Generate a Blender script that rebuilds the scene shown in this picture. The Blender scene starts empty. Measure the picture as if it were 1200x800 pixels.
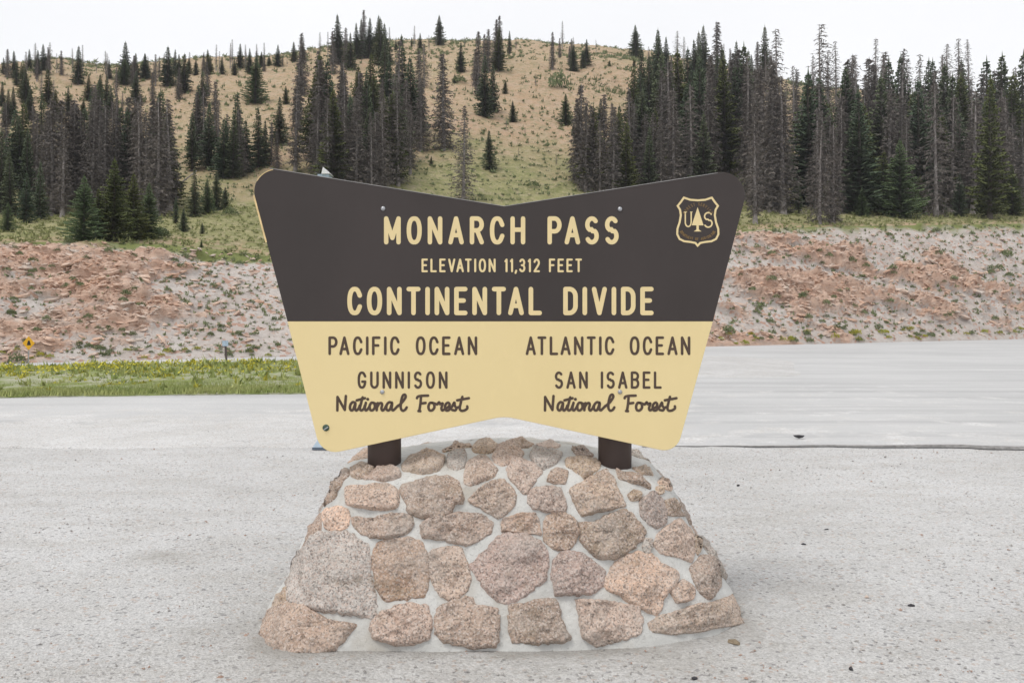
import bpy, math, random
import numpy as np
from mathutils import Vector
from mathutils.bvhtree import BVHTree

S = bpy.context.scene
COL = S.collection
R = math.radians
# ------------------------------------------------------------ camera, world, sun, exposure
F = 1040.0; EYE = 1.75; HZ = 368.0          # focal length in px of a 1200 px wide frame, eye height, horizon row
cd = bpy.data.cameras.new('camera'); cam = bpy.data.objects.new('camera', cd); COL.objects.link(cam)
cam.location = (0, 0, EYE); cam.rotation_euler = (R(90), 0, 0)
cd.sensor_width = 36; cd.lens = 36 * F / 1200; cd.shift_y = -(400 - HZ) / 1200
cd.clip_start = 0.05; cd.clip_end = 4000
S.camera = cam
SUN_EL, SUN_AZ = 62, 225                     # azimuth clockwise from +Y: behind the camera, to the left
W = bpy.data.worlds.new('World'); S.world = W; W.use_nodes = True
nt = W.node_tree; bg = nt.nodes['Background']
sky = nt.nodes.new('ShaderNodeTexSky'); sky.sky_type = 'NISHITA'; sky.sun_disc = False
sky.sun_elevation = R(SUN_EL); sky.sun_rotation = R(SUN_AZ); sky.altitude = 3400; sky.air_density = 1; sky.dust_density = 3
cloud = nt.nodes.new('ShaderNodeMix'); cloud.data_type = 'RGBA'
tc = nt.nodes.new('ShaderNodeTexCoord'); cn = nt.nodes.new('ShaderNodeTexNoise'); cn.inputs['Scale'].default_value = 2.2; cn.inputs['Detail'].default_value = 5
cr = nt.nodes.new('ShaderNodeMapRange'); cr.inputs[1].default_value = .3; cr.inputs[2].default_value = .7; cr.inputs[3].default_value = .86; cr.inputs[4].default_value = .95
nt.links.new(tc.outputs['Generated'], cn.inputs['Vector']); nt.links.new(cn.outputs[0], cr.inputs[0])
nt.links.new(cr.outputs[0], cloud.inputs[0]); nt.links.new(sky.outputs[0], cloud.inputs[6]); cloud.inputs[7].default_value = (10.5, 10.5, 10.6, 1)
nt.links.new(cloud.outputs[2], bg.inputs[0]); bg.inputs[1].default_value = 0.1
sl = bpy.data.lights.new('sun', 'SUN'); sl.energy = 1.5; sl.angle = R(20); sl.color = (1, .955, .89)
sun = bpy.data.objects.new('sun', sl); COL.objects.link(sun)
az, el = R(SUN_AZ), R(SUN_EL)
sd = Vector((math.sin(az) * math.cos(el), math.cos(az) * math.cos(el), math.sin(el)))
sun.rotation_euler = sd.to_track_quat('Z', 'Y').to_euler(); sun.location = sd * 50
S.view_settings.view_transform = 'Standard'; S.view_settings.look = 'None'
S.view_settings.exposure = .1; S.view_settings.gamma = 1; S.view_settings.use_curve_mapping = False

# ------------------------------------------------------------ helpers
def P(px, py, Y):
    return np.array([(px - 600) / F * Y, Y, EYE - (py - HZ) / F * Y])

def hsh(ix, iy, iz, seed):
    n = (ix.astype(np.int64) * 374761393 + iy.astype(np.int64) * 668265263 + iz.astype(np.int64) * 2147483647 + seed * 974711) & 0x7fffffff
    n = (n ^ (n >> 13)) * 1274126177 & 0x7fffffff
    n = (n ^ (n >> 16)) * 668265263 & 0x7fffffff
    return ((n ^ (n >> 15)) & 0xffffff) / float(0xffffff)

def vn(p, seed=0):
    i = np.floor(p); f = p - i; f = f * f * f * (f * (f * 6 - 15) + 10)
    x, y, z = i[:, 0], i[:, 1], i[:, 2]; r = 0
    for a in (0, 1):
        for b in (0, 1):
            for c in (0, 1):
                w = (f[:, 0] if a else 1 - f[:, 0]) * (f[:, 1] if b else 1 - f[:, 1]) * (f[:, 2] if c else 1 - f[:, 2])
                r = r + w * hsh(x + a, y + b, z + c, seed)
    return r

def fbm(p, o=4, seed=0, gain=.5, lac=2.03):
    r = 0; a = 1; t = 0
    p = np.asarray(p, float)
    for k in range(o):
        r = r + a * vn(p, seed + k * 17); t += a; a *= gain; p = p * lac + 3.7
    return r / t

def mesh(name, v, f, mats=None, smooth=True):
    m = bpy.data.meshes.new(name)
    v = np.asarray(v, float).reshape(-1, 3)
    if isinstance(f, np.ndarray):
        n = f.shape[1]
        m.vertices.add(len(v)); m.vertices.foreach_set('co', v.ravel())
        m.loops.add(f.size); m.loops.foreach_set('vertex_index', f.ravel().astype(np.int32))
        m.polygons.add(len(f)); m.polygons.foreach_set('loop_start', np.arange(0, f.size, n, dtype=np.int32))
        m.update(calc_edges=True)
    else:
        m.from_pydata(v.tolist(), [], f); m.update()
    for k in (mats if isinstance(mats, (list, tuple)) else [mats] if mats else []): m.materials.append(k)
    m.polygons.foreach_set('use_smooth', np.full(len(m.polygons), smooth)); m.update()
    return m

def attr(m, name, vals):
    a = m.attributes.new(name, 'FLOAT', 'POINT'); a.data.foreach_set('value', np.asarray(vals, np.float32))

def put(name, me, parent=None, loc=None, **props):
    o = bpy.data.objects.new(name, me); COL.objects.link(o)
    if parent: o.parent = parent
    if loc is not None: o.location = loc
    for k, v in props.items(): o[k] = v
    return o

def part(name, v, f, mat, parent, smooth=False, **props):
    v = np.asarray(v, float).reshape(-1, 3) - np.array(parent.location)
    return put(name, mesh(name, v, f, mat, smooth), parent, **props)

def thing(name, label, cat, loc, group=None):
    o = bpy.data.objects.new(name, None); COL.objects.link(o); o.location = loc; o.empty_display_size = .2
    o['label'] = label; o['category'] = cat
    if group: o['group'] = group
    return o

def grid_faces(nr, nc, wrap=False):
    r = np.arange(nr - 1)[:, None]; c = np.arange(nc if wrap else nc - 1)[None, :]
    a = r * nc + c; b = r * nc + (c + 1) % nc
    return np.stack([a, b, b + nc, a + nc], -1).reshape(-1, 4)

def cyl(p0, p1, r0, r1=None, n=16, cap=True):
    r1 = r0 if r1 is None else r1
    p0 = Vector(p0); p1 = Vector(p1); d = (p1 - p0).normalized(); u = d.orthogonal().normalized(); w = d.cross(u)
    v = []
    for p, r in ((p0, r0), (p1, r1)):
        for k in range(n):
            a = 2 * math.pi * k / n; v.append(tuple(p + (u * math.cos(a) + w * math.sin(a)) * r))
    f = [[k, (k + 1) % n, n + (k + 1) % n, n + k] for k in range(n)]
    if cap: f += [list(range(n))[::-1], list(range(n, 2 * n))]
    return v, f

def box(x0, x1, y0, y1, z0, z1):
    v = [(x, y, z) for z in (z0, z1) for y in (y0, y1) for x in (x0, x1)]
    return v, [[0, 2, 3, 1], [4, 5, 7, 6], [0, 1, 5, 4], [1, 3, 7, 5], [3, 2, 6, 7], [2, 0, 4, 6]]

# ------------------------------------------------------------ node material helpers
class NM:
    def __init__(s, name, rough=.9, spec=.3):
        s.m = bpy.data.materials.new(name); s.m.use_nodes = True; s.t = s.m.node_tree
        s.b = s.t.nodes['Principled BSDF']; s.b.inputs['Roughness'].default_value = rough; s.b.inputs['Specular IOR Level'].default_value = spec
    def n(s, k, **kw):
        x = s.t.nodes.new('ShaderNode' + k)
        for a, v in kw.items(): setattr(x, a, v)
        return x
    def put(s, sock, v):
        if hasattr(v, 'is_output') or isinstance(v, bpy.types.NodeSocket): s.t.links.new(v, sock)
        elif isinstance(v, tuple): sock.default_value = v + (1,) if len(v) == 3 and len(sock.default_value) == 4 else v
        else: sock.default_value = v
    def pos(s, scale=(1, 1, 1), rot=(0, 0, 0), obj=False):
        src = s.n('TexCoord').outputs['Object'] if obj else s.n('NewGeometry').outputs['Position']
        mp = s.n('Mapping'); mp.inputs['Scale'].default_value = scale; mp.inputs['Rotation'].default_value = rot
        s.t.links.new(src, mp.inputs[0]); return mp.outputs[0]
    def noise(s, vec, scale, detail=4, rough=.55, dist=0):
        x = s.n('TexNoise'); s.put(x.inputs['Vector'], vec); x.inputs['Scale'].default_value = scale
        x.inputs['Detail'].default_value = detail; x.inputs['Roughness'].default_value = rough; x.inputs['Distortion'].default_value = dist
        return x.outputs[0]
    def vor(s, vec, scale, out='Distance', feature='F1'):
        x = s.n('TexVoronoi', feature=feature); s.put(x.inputs['Vector'], vec); x.inputs['Scale'].default_value = scale
        return x.outputs[out]
    def rng(s, v, a, b, c=0., d=1.):
        x = s.n('MapRange'); s.put(x.inputs[0], v)
        for i, q in enumerate((a, b, c, d)): x.inputs[i + 1].default_value = q
        return x.outputs[0]
    def mix(s, f, a, b, mode='MIX'):
        x = s.n('Mix', data_type='RGBA', blend_type=mode); s.put(x.inputs[0], f); s.put(x.inputs[6], a); s.put(x.inputs[7], b)
        return x.outputs[2]
    def math(s, op, a, b=0.):
        x = s.n('Math', operation=op); s.put(x.inputs[0], a); s.put(x.inputs[1], b); return x.outputs[0]
    def attr(s, name):
        return s.n('Attribute', attribute_name=name).outputs['Fac']
    def col(s, c): s.put(s.b.inputs['Base Color'], c)
    def bump(s, h, strength=.5, dist=.01):
        x = s.n('Bump'); x.inputs['Strength'].default_value = strength; x.inputs['Distance'].default_value = dist
        s.put(x.inputs['Height'], h); s.t.links.new(x.outputs[0], s.b.inputs['Normal'])

def plain(name, c, rough=.6, spec=.4, var=.08, scale=6, metal=0):
    k = NM(name, rough, spec); p = k.pos(); n = k.noise(p, scale, 5)
    d = tuple(x * (1 - var) for x in c); e = tuple(min(1, x * (1 + var)) for x in c)
    k.col(k.mix(k.rng(n, .3, .7), d, e)); k.b.inputs['Metallic'].default_value = metal
    return k.m

# ground: gravel lot and worn asphalt share the gravel colour
def gravel_col(k, p):
    big = k.noise(p, .35, 5, .6); mid = k.noise(k.pos((.6, 1.3, 1)), 2.0, 6, .65); fine = k.noise(p, 70, 4, .75); fine2 = k.noise(p, 22, 4, .75)
    sep = k.n('SeparateColor'); k.put(sep.inputs[0], k.vor(p, 95, 'Color')); sep2 = k.n('SeparateColor'); k.put(sep2.inputs[0], k.vor(p, 48, 'Color'))
    c = k.mix(k.rng(big, .38, .62), (.45, .445, .438), (.60, .60, .603))
    c = k.mix(k.rng(mid, .46, .70, 0, .75), c, (.40, .38, .35))
    c = k.mix(.32, c, k.mix(sep.outputs[0], (.20, .20, .205), (.88, .87, .85)))
    c = k.mix(k.rng(fine, .42, .66, 0, .5), c, (.70, .70, .70))
    c = k.mix(k.rng(fine2, .54, .68, 0, .45), c, (.30, .285, .265))
    c = k.mix(k.rng(sep2.outputs[1], .95, .97, 0, .6), c, (.17, .165, .17))
    c = k.mix(k.rng(sep2.outputs[0], .955, .97, 0, .5), c, (.44, .33, .27))
    return c, fine, fine2
k = NM('gravel', .95, .15); p = k.pos(); c, fine, fine2 = gravel_col(k, p)
c = k.mix(k.rng(k.math('ADD', k.attr('wear_contact_shade'), k.rng(fine2, .3, .7, -.25, .25)), .1, 1.1, 0, .8), c, k.mix(fine, (.27, .255, .235), (.38, .365, .34)))  # darkens worn gravel, and paints contact shade round the plinth foot
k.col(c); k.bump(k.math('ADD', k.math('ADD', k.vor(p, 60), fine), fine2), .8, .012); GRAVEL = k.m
k = NM('worn_asphalt', .95, .15); p = k.pos(); st = k.pos((.05, 1.1, 1)); st2 = k.pos((.025, 2.6, 1), (0, 0, R(3)))
c = k.mix(k.rng(k.noise(p, .22, 5, .6), .35, .65), (.48, .483, .485), (.56, .56, .56))
c = k.mix(k.rng(k.noise(st, 1, 5, .6), .48, .68, 0, .6), c, (.36, .36, .365))
c = k.mix(k.rng(k.noise(st2, 1, 6, .7), .55, .66, 0, .5), c, (.34, .335, .34))
c = k.mix(k.rng(k.noise(st2, 1.7, 6, .7), .58, .66, 0, .6), c, (.60, .59, .58))
c = k.mix(k.rng(k.noise(p, 28, 4, .75), .35, .7, 0, .35), c, (.32, .32, .32))
gc, fine, fine2 = gravel_col(k, p)
c = k.mix(k.rng(k.math('ADD', k.attr('loose'), k.rng(k.noise(p, 1.4, 5, .65), .3, .7, -.4, .4)), .35, .65), c, gc)
k.col(c); k.bump(k.math('ADD', fine, fine2), .5, .008); ASPHALT = k.m
k = NM('soil', .95, .1); p = k.pos()
k.col(k.mix(k.noise(p, .5, 6), (.30, .26, .20), (.20, .21, .10))); SOIL = k.m
# island turf soil
k = NM('turf', .95, .1); p = k.pos()
c = k.mix(k.rng(k.noise(p, 1.3, 6, .7), .42, .58), (.19, .23, .075), (.36, .36, .27)); k.col(c); k.bump(k.noise(p, 20), .5, .03); TURF = k.m
# road cut
k = NM('road_cut', .95, .15); p = k.pos(); stt = k.pos((.5, 1, 2.4), (0, R(14), 0))
n1 = k.noise(stt, 1.1, 7, .65); n2 = k.noise(p, 7, 5, .7); rk = k.attr('rock')
grey = k.mix(k.rng(k.noise(p, .5, 5), .35, .65), (.45, .395, .36), (.56, .52, .49))
grey = k.mix(k.rng(n2, .5, .68, 0, .7), grey, (.36, .31, .28))
v1 = k.vor(p, 5, 'Color'); sp = k.n('SeparateColor'); k.put(sp.inputs[0], v1)
grey = k.mix(k.rng(sp.outputs[0], .86, .9, 0, .5), grey, (.56, .51, .47))
grey = k.mix(k.rng(sp.outputs[1], .86, .9, 0, .7), grey, (.42, .22, .15))
red = k.mix(k.rng(n1, .35, .62), (.48, .305, .225), (.62, .455, .36))
red = k.mix(k.rng(k.noise(stt, 3, 6, .7), .5, .7, 0, .7), red, (.38, .26, .20))
red = k.mix(k.rng(k.noise(stt, 4.5, 5, .7), .56, .68, 0, .7), red, (.66, .55, .46))
c = k.mix(k.rng(k.math('ADD', rk, k.rng(k.noise(stt, 2.2, 5, .7), .3, .7, -.3, .3)), .2, .9), grey, red)
c = k.mix(k.rng(k.attr('grass'), .35, .7), c, k.mix(n2, (.13, .17, .05), (.26, .27, .11)))
k.col(c); k.bump(k.noise(stt, 6, 7, .75), .7, .14); CUT = k.m
# hillside
k = NM('hill_meadow', .95, .1); p = k.pos()
tan = k.mix(k.rng(k.noise(p, .06, 5), .35, .65), (.44, .30, .20), (.395, .30, .18))
tan = k.mix(k.rng(k.noise(p, .9, 6, .7), .42, .66, 0, .8), tan, (.46, .355, .27))
tan = k.mix(k.rng(k.noise(p, .55, 6, .75), .54, .66, 0, .75), tan, (.215, .215, .105))
gr = k.mix(k.rng(k.noise(p, .7, 6, .7), .35, .65), (.195, .21, .085), (.345, .325, .165))
gr = k.mix(k.rng(k.noise(p, 1.6, 5, .7), .56, .66, 0, .7), gr, (.38, .315, .22))
c = k.mix(k.rng(k.math('ADD', k.attr('grass'), k.rng(k.noise(p, .25, 5), 0, 1, -.35, .35)), .35, .65), tan, gr)
c = k.mix(k.rng(k.noise(p, 1.1, 7, .75), .52, .64, 0, .55), c, (.40, .34, .25))
c = k.mix(k.rng(k.noise(p, 1.9, 7, .8), .52, .60, 0, .8), c, (.18, .185, .085))
c = k.mix(k.rng(k.noise(p, 2.6, 6, .8), .54, .62, 0, .5), c, (.54, .43, .31))
k.col(c); k.bump(k.noise(p, 1.5, 6, .7), .9, .3); HILL = k.m
# granite of the plinth: tint from the object's colour
k = NM('granite', .85, .3); p = k.pos(obj=True); oi = k.n('ObjectInfo').outputs['Color']
a = k.noise(p, 75, 3, .6); vc = k.vor(p, 125, 'Color'); sp = k.n('SeparateColor'); k.put(sp.inputs[0], vc)
c = k.mix(1., oi, k.mix(k.rng(k.noise(p, 9, 5, .6), .35, .65), (.98, .96, .94), (1.32, 1.29, 1.26)), 'MULTIPLY')
c = k.mix(k.rng(sp.outputs[0], .60, .70, 0, .5), c, (.68, .61, .56))
c = k.mix(k.rng(sp.outputs[1], .60, .70, 0, .4), c, (.48, .32, .25))
c = k.mix(k.rng(sp.outputs[2], .80, .88, 0, .6), c, (.12, .105, .095))
c = k.mix(k.rng(k.noise(p, 3.2, 4, .6), .5, .7, 0, .45), c, (.50, .46, .42))
c = k.mix(k.rng(a, .54, .68, 0, .5), c, (.15, .12, .105))
c = k.mix(k.rng(k.noise(p, 5, 6, .65), .57, .72, 0, .5), c, (.20, .155, .10))
k.col(c); k.bump(k.math('ADD', k.noise(p, 30, 7, .8), k.vor(p, 60)), .9, .009); GRANITE = k.m
k = NM('mortar', .9, .2); p = k.pos()
c = k.mix(k.rng(k.noise(p, 4, 6, .6), .35, .65), (.53, .53, .51), (.66, .66, .64))
c = k.mix(k.rng(k.noise(p, 2.2, 5, .6), .52, .72, 0, .6), c, (.42, .36, .28))
c = k.mix(k.rng(k.noise(p, 14, 5, .7), .55, .72, 0, .5), c, (.36, .345, .32))
c = k.mix(k.rng(k.noise(p, 90, 3, .6), .6, .7, 0, .5), c, (.27, .27, .26))
k.col(c); k.bump(k.noise(p, 35, 6, .75), .9, .014); MORTAR = k.m
# sign paints
def paint(name, a, b, rough=.45):
    k = NM(name, rough, .35); p = k.pos((1, 1, .6))
    c = k.mix(k.rng(k.noise(p, 1.6, 5, .6), .35, .65), a, b)
    c = k.mix(k.rng(k.noise(p, 14, 6, .75), .55, .75, 0, .25), c, tuple(min(1, x * 1.12 + .006) for x in b))
    k.col(c); k.bump(k.noise(k.pos((1, 1, 8)), 22, 4), .06, .003); return k.m
BROWN = paint('brown_paint', (.040, .032, .030), (.048, .038, .036))
CREAM = paint('cream_paint', (.765, .620, .325), (.79, .645, .345))
LCREAM = plain('cream_letter', (.77, .625, .34), .5, .3, .05)
LBROWN = plain('brown_letter', (.082, .055, .040), .5, .3, .1)
LGOLD = plain('dull_gold_letter', (.22, .14, .055), .5, .3, .1)
POST = plain('brown_steel', (.072, .052, .047), .6, .4, .15, 4)
WOODEDGE = plain('bare_board_edge', (.70, .53, .28), .8, .2, .2, 20)
EDGE_HL = plain('edge_highlight', (.30, .29, .285), .5, .5, .1)  # grey tone for the highlight painted along the sign's top bevel
STEEL = plain('galvanised_steel', (.42, .43, .45), .4, .5, .15, 30, .7)
BLUEGREY = plain('blue_grey_metal', (.33, .42, .50), .5, .5, .2, 10)
DARK = plain('dark_stone', (.05, .048, .052), .9, .2, .3, 40)
YEL = plain('yellow_sign', (.78, .42, .02), .5, .4, .08)
BLK = plain('black_print', (.02, .018, .018), .5, .4, .1)
GRN = plain('green_sticker', (.05, .085, .06), .5, .4, .1)
WHT = plain('white_sheet', (.78, .79, .80), .6, .3, .08)
def leafmat(name, a, b, cs=1.2, trans=.0):
    k = NM(name, .8, .2); r = k.n('ObjectInfo').outputs['Random']; p = k.pos(obj=True)
    c = k.mix(r, a, b); c = k.mix(k.rng(k.noise(p, cs, 4, .7), .35, .65, 0, .7), c, tuple(x * .55 for x in a))
    c = k.mix(k.rng(k.noise(p, cs * 3, 3, .7), .5, .7, 0, .5), c, tuple(min(1, x * 1.7) for x in b))
    k.col(c); return k.m
SPRUCE = leafmat('spruce_needles', (.066, .10, .058), (.11, .128, .068))
OLIVE = leafmat('olive_needles', (.075, .095, .03), (.10, .11, .035))
DEADW = leafmat('dead_twigs', (.140, .126, .118), (.205, .180, .160))
BARK = leafmat('bark', (.10, .085, .075), (.14, .12, .105))
PALEB = leafmat('bare_pale_bark', (.27, .245, .235), (.34, .31, .30))
SAGE = leafmat('shrub_leaf', (.15, .185, .085), (.21, .24, .12), 4)
YGREEN = leafmat('yellow_green_leaf', (.42, .38, .045), (.30, .33, .07), 4)
k = NM('grass_blade', .8, .2); p = k.pos()
c = k.mix(k.rng(k.noise(p, .8, 5), .35, .65), (.225, .285, .085), (.38, .40, .16)); c = k.mix(k.rng(k.noise(p, 9, 3), .5, .7, 0, .6), c, (.36, .36, .16)); k.col(c); BLADE = k.m
YFLOWER = plain('yellow_flower', (.55, .50, .06), .7, .2, .15)
k = NM('loose_rock', .9, .2); p = k.pos()
c = k.mix(k.rng(k.noise(p, .7, 3), .4, .6), (.56, .37, .27), (.52, .46, .41)); sp = k.n('SeparateColor'); k.put(sp.inputs[0], k.vor(p, 2.2, 'Color')); c = k.mix(k.rng(sp.outputs[0], .55, .9, 0, .7), c, (.66, .50, .40)); c = k.mix(k.rng(sp.outputs[1], .6, .9, 0, .5), c, (.42, .27, .20)); c = k.mix(k.rng(k.noise(p, 9, 5, .7), .5, .7, 0, .6), c, (.26, .18, .14)); k.col(c); k.bump(k.noise(p, 15), .5, .03); ROCK = k.m
BST = plain('brown_stone', (.23, .185, .13), .9, .2, .3, 30)
k = NM('pebble', .9, .2); p = k.pos()
sp = k.n('SeparateColor'); k.put(sp.inputs[0], k.vor(p, 12, 'Color'))
c = k.mix(sp.outputs[0], (.26, .25, .24), (.52, .50, .48)); c = k.mix(k.rng(sp.outputs[1], .85, .88, 0, .8), c, (.36, .23, .17)); k.col(c); PEBBLE = k.m

# ------------------------------------------------------------ setting: ground, lot, pavement
def sheet(name, xs, ys, zf, mat, **kw):
    X, Y = np.meshgrid(xs, ys); v = np.stack([X, Y, zf(X, Y)], -1).reshape(-1, 3)
    return put(name, mesh(name, v, grid_faces(len(ys), len(xs)), mat), None, **kw)
sheet('ground', np.linspace(-900, 900, 5), np.linspace(-700, 1200, 5), lambda x, y: x * 0 - .06, SOIL, kind='structure')
def lotz(X, Y):
    q = np.stack([X.ravel(), Y.ravel(), X.ravel() * 0], -1)
    z = (fbm(q * .8, 3, 5) - .5) * .02 + (fbm(q * 5, 3, 9) - .5) * .012
    return z.reshape(X.shape) * np.clip((Y - 1) / 2, 0, 1)
xs = np.concatenate([np.linspace(-200, -12, 12), np.linspace(-11, 11, 260), np.linspace(12, 200, 12)])
ys = np.concatenate([np.linspace(-90, 1, 8), np.linspace(1.4, 12.6, 200)])
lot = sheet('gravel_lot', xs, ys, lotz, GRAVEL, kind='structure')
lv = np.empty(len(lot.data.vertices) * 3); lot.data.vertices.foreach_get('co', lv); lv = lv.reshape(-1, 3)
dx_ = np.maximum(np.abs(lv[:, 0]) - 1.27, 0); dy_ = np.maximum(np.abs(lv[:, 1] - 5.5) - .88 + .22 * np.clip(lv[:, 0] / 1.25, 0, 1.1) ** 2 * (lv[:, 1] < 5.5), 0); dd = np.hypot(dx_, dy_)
wear_sh = np.exp(-(dd / .38) ** 2) * .42 + .8 * np.exp(-(dd / .09) ** 2) + .35 * np.exp(-((lv[:, 1] - 3.9) / .5) ** 2) * np.exp(-(lv[:, 0] / 1.6) ** 2)  # narrow term paints the plinth's contact shadow; broad terms are stained gravel
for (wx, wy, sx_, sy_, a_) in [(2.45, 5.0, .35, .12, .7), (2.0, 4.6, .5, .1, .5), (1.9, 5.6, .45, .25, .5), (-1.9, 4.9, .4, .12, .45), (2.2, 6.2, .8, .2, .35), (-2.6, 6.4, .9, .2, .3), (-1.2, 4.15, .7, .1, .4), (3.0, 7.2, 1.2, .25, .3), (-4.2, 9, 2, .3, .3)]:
    wear_sh += .6 * a_ * np.exp(-((lv[:, 0] - wx) / sx_) ** 2 - ((lv[:, 1] - wy) / sy_) ** 2)
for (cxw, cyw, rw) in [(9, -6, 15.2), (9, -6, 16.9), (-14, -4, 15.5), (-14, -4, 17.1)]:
    wear_sh += .2 * np.exp(-((np.hypot(lv[:, 0] - cxw, lv[:, 1] - cyw) - rw) / .16) ** 2)
attr(lot.data, 'wear_contact_shade', wear_sh * (.1 + 1.7 * fbm(lv * 5.1, 5, 55, .65)))
# pavement: near edge broken, proud of the gravel to the right of the sign
nx = 500; X0 = np.concatenate([np.linspace(-300, -16, 20), np.linspace(-15, 16, nx), np.linspace(17, 330, 20)])
q = np.stack([X0, X0 * 0, X0 * 0], -1)
edge = 11.62 + (fbm(q * .9, 4, 31) - .5) * .35 - .12 * np.clip((X0 - 2) / 6, 0, 1)
lip = .006 + .034 * np.clip((X0 - 1.6) / 4.5, 0, 1)
rows = []; loose = []
for i, (d, zf) in enumerate([(0, -1), (.015, .6), (.05, 1), (.5, 1), (1.2, 1), (3, 1), (4.5, 1), (7, 1), (12, 1), (20, 1), (60, 1), (300, 1)]):
    z = np.where(zf < 0, -.02, lip * zf) if d < 7 else np.full_like(X0, .03)
    if d == 3: z = lip * .5 + .015
    rows.append(np.stack([X0, edge + d, z], -1)); lf_ = np.clip((2.2 - X0) / 3, 0, 1); loose.append(lf_ * np.clip(1.2 - d / 5.5, 0, 1) + (1 - lf_) * (.42 if .2 < d < 3 else .3 if d < 8 else .12))
v = np.concatenate(rows); pm = mesh('pavement', v, grid_faces(len(rows), len(X0)), ASPHALT); attr(pm, 'loose', np.concatenate(loose)); put('pavement', pm, kind='structure')

# dark broken joint where the pavement edge stands proud, right of the sign
kx = (X0 > 1.7) & (X0 < 16); jx = X0[kx]; je = edge[kx]; jw = .004 + .042 * np.where(jx > 5.3, 1, .35) * np.clip((jx - 1.7) / 5, .1, 1) * fbm(np.stack([jx * 2.2, jx * 0, jx * 0], -1), 4, 66) * 1.3
jz = lip[kx]; JT = plain('tar_edge', (.22, .215, .21), .9, .2, .3, 20)
put('pavement_edge', mesh('pavement_edge', np.concatenate([np.stack([jx, je - jw, jx * 0 + .002 + .01], -1), np.stack([jx, je - .004, jz * .5 + .012], -1), np.stack([jx, je + .018, jz * .7 + .008], -1), np.stack([jx, je + .022 + jw * .5, jz + .0045], -1)]), grid_faces(4, len(jx)), JT), kind='structure')

# ------------------------------------------------------------ terrain: road cut, bench, hill
UU = np.array([-1400, -700, -200, 0, 68, 105, 150, 200, 240, 300, 345, 400, 440, 500, 560, 640, 700, 740, 790, 860, 900, 950, 1080, 1200, 1600, 2600.])
RIDGE = np.array([150, 125, 98, 84, 76, 83, 88, 84, 79, 75, 69, 59, 53, 51, 54, 57, 60, 65, 73, 87, 93, 101, 116, 124, 140, 175.])
def yb(u): return np.where(u < 1200, 427 - .0245 * u, 397.6 - 9 * (1 - np.exp(-(np.maximum(u, 1200) - 1200) / 400)))
def yt(u): return np.interp(u, [-1400, 0, 100, 200, 250, 310, 400, 860, 950, 1200, 2600], [300, 284, 283, 287, 293, 300, 295, 270, 266, 262, 262])
def yc(u): return np.interp(u, [-1400, 0, 100, 200, 310, 500, 700, 870, 1200, 2600], [268, 256, 252, 246, 240, 250, 246, 241, 241, 240])
us = np.concatenate([np.linspace(-1400, -60, 90), np.linspace(-55, 1255, 560), np.linspace(1260, 2600, 90)])
Y0 = F * EYE / (yb(us) - HZ); Y1 = Y0 + np.interp(us, [0, 1200], [8, 14]); Y2 = Y1 + 17
Y3 = np.interp(us, [-1400, 0, 500, 900, 1200, 2600], [170, 190, 215, 210, 190, 180])
zat = lambda y, Y: EYE + (HZ - y) / F * Y
Z1 = zat(yt(us), Y1); Z2 = zat(yc(us), Y2); rr = np.interp(us, UU, RIDGE); Z3 = zat(rr, Y3)
def rowset(n0, fy): return [fy(t) for t in np.linspace(0, 1, n0)]
cutR = rowset(110, lambda t: (Y0 + (Y1 - Y0) * t, Z1 * (t ** 1.0) + 0 * Y0, t))
hillR = [(Y1 + (Y2 - Y1) * t, Z1 + (Z2 - Z1) * t, 0, t) for t in np.linspace(0, 1, 24)]
for t in np.linspace(0, 1, 150)[1:]:
    Y = Y2 + (Y3 - Y2) * t; e = t + .10 * math.sin(math.pi * t) + .0 * t
    hillR.append((Y, Z2 + (Z3 - Z2) * (e * (1 - .0)), 1, t))
for t in np.linspace(0, 1, 10)[1:]:
    hillR.append((Y3 + 120 * t, Z3 - 55 * t * t - 3 * t, 2, t))
sx = (us - 600) / F
cy_ = np.concatenate([r[0] for r in cutR]); cz = np.concatenate([r[1] for r in cutR]); ct = np.concatenate([np.full_like(us, r[2]) for r in cutR])
cu = np.tile(us, len(cutR)); cx = cy_ * np.tile(sx, len(cutR))
q = np.stack([cx, cy_, cz], -1)
env = np.sin(np.clip(ct, 0, 1) * math.pi) ** .4
dip = np.where(cu < 600, -.12, .20)
qs = np.stack([cx * .28, cy_ * .5, (cz + dip * cx) * 1.5], -1)
rd = 1 - np.abs(2 * fbm(qs, 5, 3, .55) - 1)
m0 = fbm(q * np.array([.10, .2, .30]), 4, 77)
m0 = m0 + np.interp(cu, [0, 100, 250, 330, 830, 950, 1100, 1200], [.14, .12, .05, .02, -.05, -.03, -.06, -.02]) - .10 * (np.abs(ct - .5) * 2) ** 2
m0 = m0 + (fbm(np.stack([cx * .35, cy_ * .35, (cz + np.where(cu < 600, -.12, .20) * cx) * 1.6], -1), 3, 177) - .5) * .55
m0 = m0 - np.where(cu > 700, .03 + .06 * np.clip((ct - .45) * 2, 0, 1), 0)
rock = np.clip((m0 - .47) / .12, 0, 1)
step = fbm(np.stack([cx * .5, cy_ * .5, (cz + dip * cx) * 2.6], -1), 4, 12, .6)
disp = (rd - .5) * (.2 + 1.05 * rock) + (step - .5) * (.2 + 1.0 * rock) + (fbm(q * 2.6, 4, 8, .6) - .5) * (.28 + .5 * rock)
sc_ = np.interp(cu, [0, 1200], [.8, 1.35])
cy_ = cy_ - disp * env * .62 * sc_; cz = cz + disp * env * .78 * sc_
cz = np.where(ct == 0, -.05, cz)
gmask = np.clip((ct - .84) / .16, 0, 1) * .75 + (fbm(q * .9, 4, 44, .6) - .5) * .8
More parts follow.
